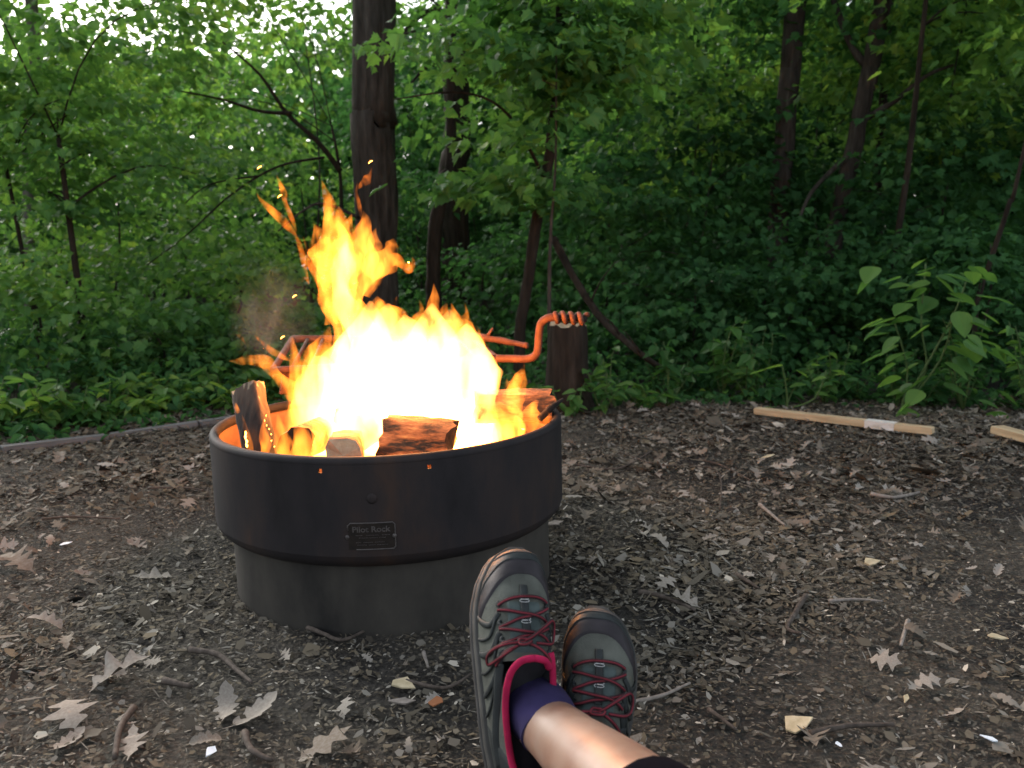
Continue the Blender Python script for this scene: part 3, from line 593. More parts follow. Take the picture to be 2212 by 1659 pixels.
for x in (PW - .0015, -PW - .002):
    c = bend(x, -.001, 0); a = pa + x / RO; nv = Vector((math.cos(a), math.sin(a), 0)); V, Fc = tube([c, c + nv * .002, c + nv * .0034], [.0042, .0042, .0022], 10); link('rivet', mesh_py('rivet', V, Fc), M['plate_edge'], plate)
def letters(txt, size, x0, z0, wid, name):
    cu = bpy.data.curves.new('txt', 'FONT'); cu.body = txt; cu.size = size; cu.extrude = 0.0005; cu.offset = size * .018
    o = bpy.data.objects.new('txt', cu); col.objects.link(o); dg = bpy.context.evaluated_depsgraph_get()
    me = bpy.data.meshes.new_from_object(o.evaluated_get(dg)); bpy.data.objects.remove(o); bpy.data.curves.remove(cu)
    xs = [v.co.x for v in me.vertices]; s = wid / (max(xs) - min(xs)); m0 = min(xs)
    for v in me.vertices: v.co = bend(x0 + (v.co.x - m0) * s, z0 + v.co.y, .0016 + v.co.z)
    me.name = name; link(name, me, M['plate_edge'], plate)
letters('Pilot Rock', .0155, -.036, .0085, .072, 'lettering')
for r_i, (z, segs) in enumerate(((.002, [(-.03, -.018), (-.010, .004), (.006, .012), (.02, .034)]), (-.003, [(-.024, -.008), (-.004, .01), (.014, .026)]), (-.012, [(-.03, -.02), (-.016, .0), (.006, .022)]), (-.017, [(-.028, -.012), (-.006, .006), (.01, .03)]))):
    mb = MB()
    for a0, a1 in segs:
        for x in np.arange(a0, a1, .0026): mb.add(*tube([bend(x, z + random.uniform(-.0003, .0003), .001), bend(x + .0017, z + random.uniform(-.0003, .0003), .001)], .0006, 4))
    mb.build('worn_line', M['plate_edge'], plate)
V, Fc = lathe([(0.001, .17), (.1, .175), (.2, .165), (.3, .15), (RO - .045, .13)], 48)
V = [(x, y, z + random.uniform(-.02, .02)) for x, y, z in V]; tag(link('ash_bed', mesh_py('ash_bed', V, Fc), M['ash']), 'grey ash bed lying inside the steel ring under the logs', 'ash'); bpy.data.objects['ash_bed'].location = RC

# swing-back cooking grate with its crank handle
grate = thing('cooking_grate', 'cooking grate swung back behind the fire with a coil-grip crank handle', 'grate', (RC.x, RC.y + .36, .45))
gB = Vector(grate.location)
def rod(name, pts, r, mat='rod', parent=grate, seg=10, m=6):
    s_ = spline(pts, m) if len(pts) > 2 else pts; V, Fc = tube([Vector(p) - gB for p in s_], r, seg); return link(name, mesh_py(name, V, Fc), M[mat], parent)
nr, fr_, nl, fl_ = P(1072, 774, 2.33), P(1024, 735, 2.72), P(590, 800, 2.30), P(632, 732, 2.66)
rod('frame', [nr, nr.lerp(fr_, .5), fr_], .010); rod('frame', [nl, nl.lerp(fl_, .5), fl_], .010); rod('frame', [nl, nl.lerp(nr, .5), nr], .010); rod('frame', [fl_, fl_.lerp(fr_, .5), fr_], .012)
for i in range(1, 12):
    f_ = i / 12; rod('bar', [nl.lerp(nr, f_), fl_.lerp(fr_, f_)], .006, seg=8)
for (px0, py0, px1, py1) in ((1052, 782, 1068, 850), (620, 800, 612, 850)):
    a_, b_ = P(px0, py0, 2.33), P(px1, py1, 2.335); V, Fc = box(0, 0, 0, .034, .008, (a_ - b_).length, .002)
    o = link('bracket', mesh_py('bracket', V, Fc, False), M['rod'], grate); o.location = (a_ + b_) / 2 - gB; o.rotation_euler = (a_ - b_).to_track_quat('Z', 'Y').to_euler()
hpts = [nr, P(1110, 775, 2.32), P(1140, 775, 2.31), P(1156, 768, 2.305), P(1162, 752, 2.30), P(1165, 715, 2.29), P(1170, 697, 2.285), P(1184, 687, 2.28), P(1200, 685, 2.28)]
hd = rod('handle', hpts, .0108, seg=12)
c0, c1 = P(1198, 685, 2.28), P(1268, 689, 2.28)
s_ = []; ax = (c1 - c0); u_ = ax.normalized().orthogonal().normalized(); v_ = ax.normalized().cross(u_)
for i in range(97):
    t_ = i / 96; a = t_ * 2 * math.pi * 4.0 + 1.2; s_.append(c0 + ax * t_ + (u_ * math.cos(a) + v_ * math.sin(a)) * .0118)
V, Fc = tube([p - gB for p in s_], .0072, 8); link('coil_grip', mesh_py('coil_grip', V, Fc), M['rod'], hd)
V, Fc = tube([c0 - gB, c1 - gB], .008, 10); link('grip_core', mesh_py('grip_core', V, Fc), M['char'], hd)
# scorched stick on the grate
st_ = spline([P(1005, 724, 2.5), P(1050, 730, 2.47), P(1095, 738, 2.44), P(1140, 747, 2.40)], 5); bs = Vector(st_[0])
t = thing('scorched_stick', 'thin scorched stick poking out of the flames above the crank handle', 'stick', bs)
V, Fc = tube([Vector(p) - bs for p in st_], np.linspace(.011, .008, len(st_)), 8, jit=.2); link('stick', mesh_py('stick', V, Fc), M['rod'], t)
V, Fc = tube([Vector(st_[5]) - bs, Vector(st_[5]) - bs + Vector((.02, -.01, .03))], [.006, .003], 6); link('twig', mesh_py('twig', V, Fc), M['rod'], t)

# ------------------------------------------------------------------ firewood
def chunk(name, label, a, b, wa, ha, mats=('log', 'log_end'), seg=14, up_=None, sq=3.0, jit=.10, halfround=False, group=None):
    """a split log between a and b with uneven section"""
    a = Vector(a); b = Vector(b); base = a.copy(); t = thing(name, label, 'log', base, group); T = (b - a).normalized()
    N = Vector(up_ or (0, 0, 1)); N = (N - T * N.dot(T)).normalized(); B = T.cross(N); n = 9; V = []; Fc = []
    ph = [random.uniform(0, 6.28) for _ in range(4)]
    for i in range(n):
        f = i / (n - 1); c = a.lerp(b, f) - base
        for k in range(seg):
            th = 2 * math.pi * k / seg; cs, sn = math.cos(th), math.sin(th); m_ = (abs(cs) ** sq + abs(sn) ** sq) ** (-1 / sq)
            r = 1 + jit * (math.sin(2 * th + ph[0] + f) + .6 * math.sin(5 * th + ph[1] + 2 * f)) + random.uniform(-.04, .04)
            y = sn * m_ * ha * r
            if halfround and y < 0: y *= .35
            V.append(c + B * (cs * m_ * wa * r) + N * y + T * (random.uniform(-.008, .008) if i in (0, n - 1) else 0))
    for i in range(n - 1):
        for k in range(seg): Fc.append([i*seg+k, i*seg+(k+1) % seg, (i+1)*seg+(k+1) % seg, (i+1)*seg+k])
    link('wood', mesh_py('wood', V, Fc), M[mats[0]], t)
    for i0, s in ((0, -1), (n - 1, 1)):
        e = [V[i0*seg+k] for k in range(seg)]; c = sum(e, Vector()) / seg
        link('cut_end', mesh_py('cut_end', e + [c + T * s * .004], [([k, (k+1) % seg, seg] if s > 0 else [(k+1) % seg, k, seg]) for k in range(seg)], False), M[mats[1]], t)
    return t
def burnt_mat():
    m, n, l, b = newmat('half burnt wood'); tc = n.new('ShaderNodeTexCoord'); sx = n.new('ShaderNodeSeparateXYZ'); l.new(tc.outputs['Object'], sx.inputs[0])
    mp = n.new('ShaderNodeMapping'); mp.inputs['Scale'].default_value = (60, 60, 8); l.new(tc.outputs['Object'], mp.inputs[0]); nz = n.new('ShaderNodeTexNoise'); nz.inputs['Scale'].default_value = 1; nz.inputs['Detail'].default_value = 6; l.new(mp.outputs[0], nz.inputs[0])
    ad = n.new('ShaderNodeMath'); ad.operation = 'MULTIPLY_ADD'; ad.inputs[1].default_value = 6.5; l.new(sx.outputs[2], ad.inputs[0]); l.new(nz.outputs[0], ad.inputs[2])
    r = ramp(n, [(.62, (.014, .011, .010)), (.98, (.10, .07, .05)), (1.0, (.30, .23, .16))]); sc_ = n.new('ShaderNodeMath'); sc_.operation = 'MULTIPLY'; sc_.inputs[1].default_value = .62; l.new(ad.outputs[0], sc_.inputs[0]); l.new(sc_.outputs[0], r.inputs[0]); l.new(r.outputs[0], b.inputs['Base Color'])
    b.inputs['Roughness'].default_value = .9; bp = n.new('ShaderNodeBump'); bp.inputs['Strength'].default_value = .6; bp.inputs['Distance'].default_value = .006; l.new(nz.outputs[0], bp.inputs['Height']); l.new(bp.outputs[0], b.inputs['Normal']); return m
def burning_mat():
    m, n, l, b = newmat('burning wood'); tc = n.new('ShaderNodeTexCoord'); mp = n.new('ShaderNodeMapping'); mp.inputs['Scale'].default_value = (14, 30, 60); mp.inputs['Rotation'].default_value = (0, .5, 0); l.new(tc.outputs['Object'], mp.inputs[0])
    nz = n.new('ShaderNodeTexNoise'); nz.inputs['Scale'].default_value = 1; nz.inputs['Detail'].default_value = 7; nz.inputs['Roughness'].default_value = .65; l.new(mp.outputs[0], nz.inputs[0])
    r = ramp(n, [(.3, (.02, .012, .008)), (.5, (.14, .07, .035)), (.75, (.34, .2, .11))]); l.new(nz.outputs[0], r.inputs[0]); l.new(r.outputs[0], b.inputs['Base Color'])
    r2 = ramp(n, [(.44, (0, 0, 0)), (.60, (.55, .10, .012)), (.75, (1, .38, .06))]); l.new(nz.outputs[0], r2.inputs[0]); l.new(r2.outputs[0], b.inputs['Emission Color']); b.inputs['Emission Strength'].default_value = .45
    b.inputs['Roughness'].default_value = .95; bp = n.new('ShaderNodeBump'); bp.inputs['Strength'].default_value = .9; bp.inputs['Distance'].default_value = .012; l.new(nz.outputs[0], bp.inputs['Height']); l.new(bp.outputs[0], b.inputs['Normal']); return m
M['half_burnt'] = burnt_mat(); M['burning'] = burning_mat()
t = chunk('split_log', 'flat split log standing on end against the left inside of the ring, edges glowing', P(566, 1000, 1.80), P(534, 838, 1.87), .040, .019, ('half_burnt', 'log_end'), seg=20, up_=(-.55, -1, 0), sq=7, jit=.03)
bL = Vector(t.location)
def ember_strip(parent, base, a, b, n, s, mat='ember_hot'):
    mb = MB()
    for i in range(n):
        c = Vector(a).lerp(Vector(b), (i + .5) / n) - base + Vector((random.uniform(-1, 1), random.uniform(-1, 1), random.uniform(-1, 1))) * .003
        mb.add(*tube([c + Vector((0, 0, -s)), c, c + Vector((random.uniform(-s, s), 0, s))], [s * .3, s * .7 * random.uniform(.5, 1.1), s * .2], 6))
    return mb.build('ember', M[mat], parent)
ember_strip(t, bL, P(528, 930, 1.80), P(538, 968, 1.775), 4, .0045, 'ember'); ember_strip(t, bL, P(570, 890, 1.82), P(592, 968, 1.77), 7, .0015, 'ember')
chunk('split_log', 'thick firewood chunk lit orange at the front centre of the ring', P(832, 950, 1.77), P(974, 972, 1.75), .055, .052, ('burning', 'char'), seg=22, sq=2.2, jit=.13)
chunk('split_log', 'small square-cut firewood piece at the front of the ring, left of the thick chunk', P(742, 984, 1.69), P(752, 965, 1.82), .036, .034, ('log', 'log_end'), sq=5, jit=.05)
chunk('split_log', 'charred log at the right inside of the ring below the small flame', P(1030, 880, 1.95), P(1190, 878, 1.98), .04, .038, ('burning', 'char'), jit=.18)
chunk('split_log', 'burning log across the back of the fire at the right', P(1000, 900, 2.1), P(1130, 872, 2.18), .035, .035, ('burning', 'char'), jit=.15)
chunk('split_log', 'log leaning in the middle of the flames', P(760, 930, 1.9), P(900, 840, 2.1), .045, .045, ('char', 'char'), jit=.15)
chunk('split_log', 'log lying under the flames at the left of the ring', P(640, 960, 1.85), P(760, 900, 2.15), .04, .04, ('log', 'char'), jit=.15)
bs = P(1165, 905, 1.86); t = thing('burning_twig', 'thin blackened twig sticking out over the right rim of the ring', 'twig', bs)
V, Fc = tube([Vector(p) - bs for p in (bs, P(1190, 880, 1.88), P(1216, 862, 1.90))], [.008, .008, .003], 7, jit=.2); link('twig', mesh_py('twig', V, Fc), M['char'], t)

# ------------------------------------------------------------------ flames: thin glowing gas inside closed tongues, plus the light the fire gives
def flame_mat(name, c, strength, scale):
    m = bpy.data.materials.new(name); m.use_nodes = True; n, l = m.node_tree.nodes, m.node_tree.links; n.remove(n['Principled BSDF'])
    e = n.new('ShaderNodeEmission'); e.inputs['Color'].default_value = (*c, 1)
    tc = n.new('ShaderNodeTexCoord'); mp = n.new('ShaderNodeMapping'); mp.inputs['Scale'].default_value = scale; nz = n.new('ShaderNodeTexNoise'); nz.inputs['Scale'].default_value = 1; nz.inputs['Detail'].default_value = 2
    nz.inputs['Distortion'].default_value = .6
    mr = n.new('ShaderNodeMapRange'); mr.inputs['From Min'].default_value = .36; mr.inputs['From Max'].default_value = .66; mr.inputs['To Min'].default_value = strength * .02; mr.inputs['To Max'].default_value = strength
    l.new(tc.outputs['Object'], mp.inputs[0]); l.new(mp.outputs[0], nz.inputs[0]); l.new(nz.outputs[0], mr.inputs[0]); l.new(mr.outputs[0], e.inputs['Strength'])
    l.new(e.outputs[0], n['Material Output'].inputs['Volume']); return m
M['flame'] = flame_mat('flame gas', (1, .26, .026), 60, (34, 34, 11))
M['flame_core'] = flame_mat('hot flame gas', (1, .34, .07), 78, (15, 15, 6))
M['wisp'] = flame_mat('thin flame gas', (1, .22, .02), 60, (30, 30, 14))
fire = thing('campfire', 'bright yellow flames leaping out of the steel ring', 'fire', (RC.x, RC.y, .17)); fB = Vector(fire.location)
def flame(pts, Y, mat='flame', thick=.55, seg=16, lean=0.0, rag=.16):
    pts = [(x, y, w_) for x, y, w_ in pts]; s_ = spline(pts, 7); V = []; Fc = []; n = len(s_); ph = [random.uniform(0, 6.28) for _ in range(6)]
    d2 = np.gradient(s_[:, :2], axis=0); d2 /= np.maximum(np.linalg.norm(d2, axis=1), 1e-6)[:, None]
    for i, (x, y, w_) in enumerate(s_):
        w_ = max(w_, .8); yy = Y + lean * i / n + .012 * math.sin(i * .35 + ph[4]); r = w_ / 2 / F * Y
        nx_, ny_ = -d2[i, 1], d2[i, 0]
        c = P(x, y, yy) - fB; side = (P(x + nx_ * 10, y + ny_ * 10, yy) - P(x, y, yy)).normalized(); dep = Vector((0, 1, 0))
        for k in range(seg):
            a = 2 * math.pi * k / seg
            q_ = 1 + rag * (math.sin(3 * a + i * .33 + ph[0]) + .7 * math.sin(2 * a - i * .5 + ph[1]) + .5 * math.sin(5 * a + i * .8 + ph[2]))
            V.append(c + side * (math.cos(a) * r * q_) + dep * (math.sin(a) * r * q_ * thick))
    for i in range(n - 1):
        for k in range(seg): Fc.append([i*seg+k, i*seg+(k+1) % seg, (i+1)*seg+(k+1) % seg, (i+1)*seg+k])
    Fc.append(list(range(seg))[::-1]); Fc.append([(n-1)*seg+k for k in range(seg)])
    me = mesh_py('flame', V, Fc); return link('flame', me, M[mat], fire)
for xb, xt, yt, wd, Yd in ((760, 800, 650, 150, 1.93), (850, 835, 655, 150, 2.02), (880, 880, 680, 160, 1.9), (930, 930, 655, 150, 2.0), (960, 972, 668, 150, 1.92), (1000, 1010, 698, 130, 2.03), (1015, 1034, 745, 110, 1.95), (700, 700, 770, 110, 1.97), (740, 750, 720, 120, 2.04), (820, 830, 730, 190, 1.86)):
    flame([(xb, 985, wd * .9), (xb + (xt - xb) * .3, 900, wd * 1.05), (xb + (xt - xb) * .6, 810, wd), (xt, yt + .38 * (810 - yt), wd * .62), (xt + random.uniform(-8, 8), yt, 6)], Yd, 'flame_core', .8, 18, rag=.13)
flame([(800, 900, 180), (795, 800, 150), (768, 710, 96), (738, 650, 78), (724, 605, 86), (728, 555, 104), (728, 508, 66), (716, 458, 36), (706, 422, 17), (695, 390, 2)], 1.98, 'flame', .6, 20, rag=.2)
flame([(770, 670, 24), (758, 615, 74), (768, 560, 90), (780, 515, 58), (788, 482, 26), (785, 455, 2)], 1.95, 'flame', .6, rag=.22)
flame([(735, 640, 24), (716, 590, 44), (702, 548, 56), (690, 510, 30), (676, 476, 2)], 2.01, 'flame', .5, rag=.22)
flame([(760, 640, 20), (748, 580, 40), (744, 530, 42), (752, 490, 26), (760, 462, 2)], 1.91, 'flame', .5, rag=.22)
flame([(790, 640, 16), (806, 596, 42), (812, 556, 44), (806, 520, 24), (812, 492, 2)], 2.0, 'flame', .5, rag=.2)
flame([(700, 640, 10), (690, 606, 22), (672, 570, 20), (664, 540, 10), (655, 512, 2)], 1.95, 'wisp', .5, rag=.2)
flame([(720, 700, 30), (712, 650, 36), (700, 612, 24), (690, 580, 3)], 1.92, 'flame', .5, rag=.2)
flame([(780, 470, 4), (776, 440, 10), (770, 415, 6), (772, 395, 1.5)], 1.96, 'wisp', .5, rag=.2)
flame([(810, 800, 90), (780, 720, 76), (748, 660, 46), (736, 612, 40), (742, 565, 44), (748, 520, 6)], 1.97, 'flame_core', .7, rag=.18)
flame([(541, 978, 13), (537, 948, 13), (529, 918, 8), (523, 896, 2)], 1.77, 'flame', .6, rag=.2)
flame([(516, 892, 8), (512, 882, 11), (509, 870, 2)], 1.80, 'flame', .6, rag=.2)
flame([(845, 720, 40), (858, 690, 30), (850, 664, 16), (858, 640, 2)], 1.9, 'flame', .5, rag=.2)
flame([(905, 730, 50), (902, 696, 30), (912, 672, 14), (906, 648, 2)], 1.9, 'flame', .5, rag=.2)
flame([(990, 740, 50), (996, 704, 30), (1008, 680, 12), (1004, 655, 2)], 1.9, 'flame', .5, rag=.2)
flame([(1040, 820, 40), (1052, 790, 26), (1050, 762, 12), (1058, 738, 2)], 1.95, 'flame', .5, rag=.2)
flame([(800, 600, 30), (825, 570, 60), (842, 545, 36), (848, 525, 22), (850, 515, 2)], 1.95, 'flame', .5)
flame([(830, 565, 20), (855, 562, 26), (872, 574, 18), (886, 578, 22), (893, 566, 10), (890, 555, 2)], 1.94, 'wisp', .6)
flame([(900, 780, 130), (920, 720, 80), (934, 680, 40), (938, 645, 20), (937, 612, 2)], 1.97, 'flame', .6)
flame([(860, 780, 120), (845, 720, 90), (820, 670, 60), (815, 640, 4)], 1.95, 'flame', .6)
flame([(990, 900, 150), (1000, 800, 130), (1000, 740, 90), (985, 690, 30), (975, 655, 3)], 1.99, 'flame', .6)
flame([(1030, 930, 90), (1040, 850, 66), (1035, 780, 44), (1022, 720, 20), (1010, 680, 2)], 2.02, 'flame', .6)
flame([(660, 960, 70), (650, 880, 60), (645, 820, 44), (638, 770, 24), (630, 728, 6)], 1.93, 'flame', .5)
flame([(740, 930, 110), (690, 880, 80), (640, 850, 46), (600, 812, 26), (575, 785, 30), (540, 778, 24), (512, 780, 12), (495, 780, 2)], 1.92, 'flame', .5)
flame([(700, 930, 120), (695, 860, 120), (685, 800, 80), (700, 750, 50), (712, 705, 4)], 1.98, 'flame', .6)
flame([(628, 780, 3), (605, 768, 15), (580, 752, 13), (560, 734, 7), (548, 722, 2)], 1.9, 'wisp', .6)
flame([(530, 742, 2), (520, 728, 8), (508, 722, 3)], 1.9, 'wisp', .6)
flame([(615, 990, 44), (612, 955, 40), (604, 920, 20), (600, 892, 2)], 1.72, 'flame', .6)
flame([(655, 990, 56), (652, 950, 46), (648, 915, 22), (655, 880, 2)], 1.73, 'flame', .6)
flame([(705, 990, 60), (700, 950, 60), (690, 910, 30), (680, 880, 3)], 1.75, 'flame', .6)
flame([(780, 985, 60), (800, 940, 90), (810, 900, 60), (800, 860, 5)], 1.80, 'flame', .6)
flame([(1000, 985, 70), (1012, 950, 90), (1022, 905, 60), (1012, 850, 6)], 1.78, 'flame_core', .6, rag=.2)
flame([(1040, 985, 50), (1058, 945, 60), (1050, 905, 36), (1062, 870, 3)], 1.76, 'flame_core', .6, rag=.22)
flame([(1110, 955, 40), (1104, 925, 46), (1116, 895, 26), (1108, 868, 3)], 1.82, 'flame', .7, rag=.22)
flame([(570, 985, 20), (574, 955, 24), (568, 925, 12), (574, 900, 2)], 1.76, 'wisp', .6, rag=.2)
flame([(740, 985, 40), (735, 950, 50), (745, 915, 30), (735, 880, 3)], 1.74, 'flame', .6, rag=.22)
flame([(1080, 960, 80), (1085, 930, 100), (1075, 895, 70), (1060, 860, 6)], 1.80, 'flame', .7)
flame([(1140, 930, 40), (1145, 905, 50), (1150, 880, 26), (1165, 862, 2)], 1.86, 'flame', .7)
flame([(1105, 890, 40), (1112, 855, 48), (1120, 825, 36), (1128, 805, 18), (1133, 786, 2)], 1.93, 'flame', .6)
flame([(1180, 915, 16), (1178, 895, 18), (1172, 878, 3)], 1.86, 'wisp', .7)
flame([(1100, 860, 14), (1098, 838, 16), (1094, 818, 2)], 1.94, 'wisp', .7)
flame([(565, 860, 20), (555, 845, 22), (545, 832, 12), (535, 818, 2)], 1.86, 'wisp', .5)
flame([(668, 612, 3), (658, 575, 10), (650, 540, 14), (640, 512, 7), (632, 500, 12), (605, 472, 20), (580, 448, 15), (562, 430, 7), (555, 418, 2)], 1.93, 'wisp', .6, rag=.1)
flame([(640, 500, 4), (628, 466, 12), (616, 436, 10), (612, 415, 15), (603, 392, 7), (597, 378, 2)], 1.95, 'wisp', .6, rag=.1)
flame([(652, 610, 3), (658, 600, 7), (668, 614, 3)], 1.93, 'wisp', .6)
flame([(774, 408, 2), (782, 398, 14), (792, 388, 18), (800, 376, 8), (803, 362, 2)], 1.97, 'wisp', .6)
flame([(724, 722, 2), (724, 700, 10), (722, 670, 9), (720, 640, 4)], 1.9, 'wisp', .6)
flame([(960, 700, 30), (958, 680, 26), (965, 655, 4)], 1.96, 'wisp', .6)
# sparks
for px, py, lab in ((636, 640, 'tiny orange spark left of the neck of the flames'), (610, 729, 'tiny orange spark above the left end of the grate'), (560, 362, 'highest of the tiny sparks at the upper left of the flames'), (604, 424, 'tiny orange spark between the two thin flame wisps at the upper left'), (800, 350, 'tiny orange spark in front of the thickest trunk')):
    c = P(px, py, 1.92); V, Fc = tube([Vector((-.004, 0, -.003)), Vector((0, 0, .0012)), Vector((.005, 0, .003))], [.0006, .0012, .0006], 6)
    tag(link('spark', mesh_py('spark', V, Fc), M['ember'], None, c), lab, 'spark', 'sparks above the fire')
for z, e_, dx in ((.46, 10, .0), (.72, 9, -.06)):
    ld = bpy.data.lights.new('fire_light', 'POINT'); ld.energy = e_; ld.color = (1, .34, .075); ld.shadow_soft_size = .12
    lo = bpy.data.objects.new('fire_light', ld); col.objects.link(lo); lo.location = (RC.x + dx, RC.y, z)

# ------------------------------------------------------------------ person: crossed legs in trail shoes
person = thing('person', 'seated person seen from the shins down, ankles crossed, in grey-green trail shoes and black trousers', 'person', (0, .1, 0)); pB = Vector(person.location)
def fabric(name, c, scale=900, bump=.3, rough=.85, var=.25):
    m, n, l, b = newmat(name); tc = n.new('ShaderNodeTexCoord'); nz = n.new('ShaderNodeTexNoise'); nz.inputs['Scale'].default_value = scale; nz.inputs['Detail'].default_value = 2
    n2 = n.new('ShaderNodeTexNoise'); n2.inputs['Scale'].default_value = 30; n2.inputs['Detail'].default_value = 4
    l.new(tc.outputs['Object'], nz.inputs[0]); l.new(tc.outputs['Object'], n2.inputs[0])
    r = ramp(n, [(.3, tuple(x * (1 - var * 1.5) for x in c)), (.7, tuple(x * (1 + var) for x in c))]); l.new(n2.outputs[0], r.inputs[0]); l.new(r.outputs[0], b.inputs['Base Color'])
    b.inputs['Roughness'].default_value = rough; b.inputs['Specular IOR Level'].default_value = .25
    bp = n.new('ShaderNodeBump'); bp.inputs['Strength'].default_value = bump; bp.inputs['Distance'].default_value = .001; l.new(nz.outputs[0], bp.inputs['Height']); l.new(bp.outputs[0], b.inputs['Normal']); return m
M['mesh'] = fabric('shoe mesh', (.088, .095, .082), 650, .9); M['tongue'] = fabric('tongue fabric', (.068, .092, .090)); M['overlay'] = fabric('shoe overlay', (.021, .026, .027), 300, .15, .6)
M['toe'] = fabric('toe leather', (.026, .023, .027), 200, .2, .55); M['rubber'] = fabric('sole rubber', (.045, .045, .045), 200, .2, .7); M['midsole'] = fabric('midsole', (.06, .06, .057), 200, .15, .7)
M['lace'] = fabric('lace', (.16, .02, .03), 1500, .3, .8); M['lace_dark'] = fabric('lace dark', (.035, .014, .018), 1500, .3, .8); M['pink'] = fabric('pink lining', (.33, .009, .055), 1200, .4, .9)
M['sock'] = fabric('purple sock', (.024, .019, .066), 900, .5, .95); M['black'] = fabric('black trousers', (.004, .0045, .008), 500, .8, 1.0); M['black'].node_tree.nodes['Principled BSDF'].inputs['Specular IOR Level'].default_value = .03; M['lining'] = fabric('dark lining', (.02, .02, .024)); M['cream'] = plain('grey emblem', (.35, .36, .36), .7)
def skin_mat():
    m, n, l, b = newmat('skin'); tc = n.new('ShaderNodeTexCoord'); nz = n.new('ShaderNodeTexNoise'); nz.inputs['Scale'].default_value = 22; nz.inputs['Detail'].default_value = 5
    l.new(tc.outputs['Object'], nz.inputs[0]); r = ramp(n, [(.3, (.20, .105, .072)), (.5, (.26, .16, .115)), (.7, (.285, .19, .145))]); l.new(nz.outputs[0], r.inputs[0]); l.new(r.outputs[0], b.inputs['Base Color'])
    b.inputs['Roughness'].default_value = .42; b.inputs['Subsurface Weight'].default_value = .15; b.inputs['Subsurface Radius'].default_value = (.01, .004, .002); b.inputs['Specular IOR Level'].default_value = .5
    n2 = n.new('ShaderNodeTexNoise'); n2.inputs['Scale'].default_value = 400; bp = n.new('ShaderNodeBump'); bp.inputs['Strength'].default_value = .08; bp.inputs['Distance'].default_value = .001
    l.new(tc.outputs['Object'], n2.inputs[0]); l.new(n2.outputs[0], bp.inputs['Height']); l.new(bp.outputs[0], b.inputs['Normal']); return m
M['skin'] = skin_mat()

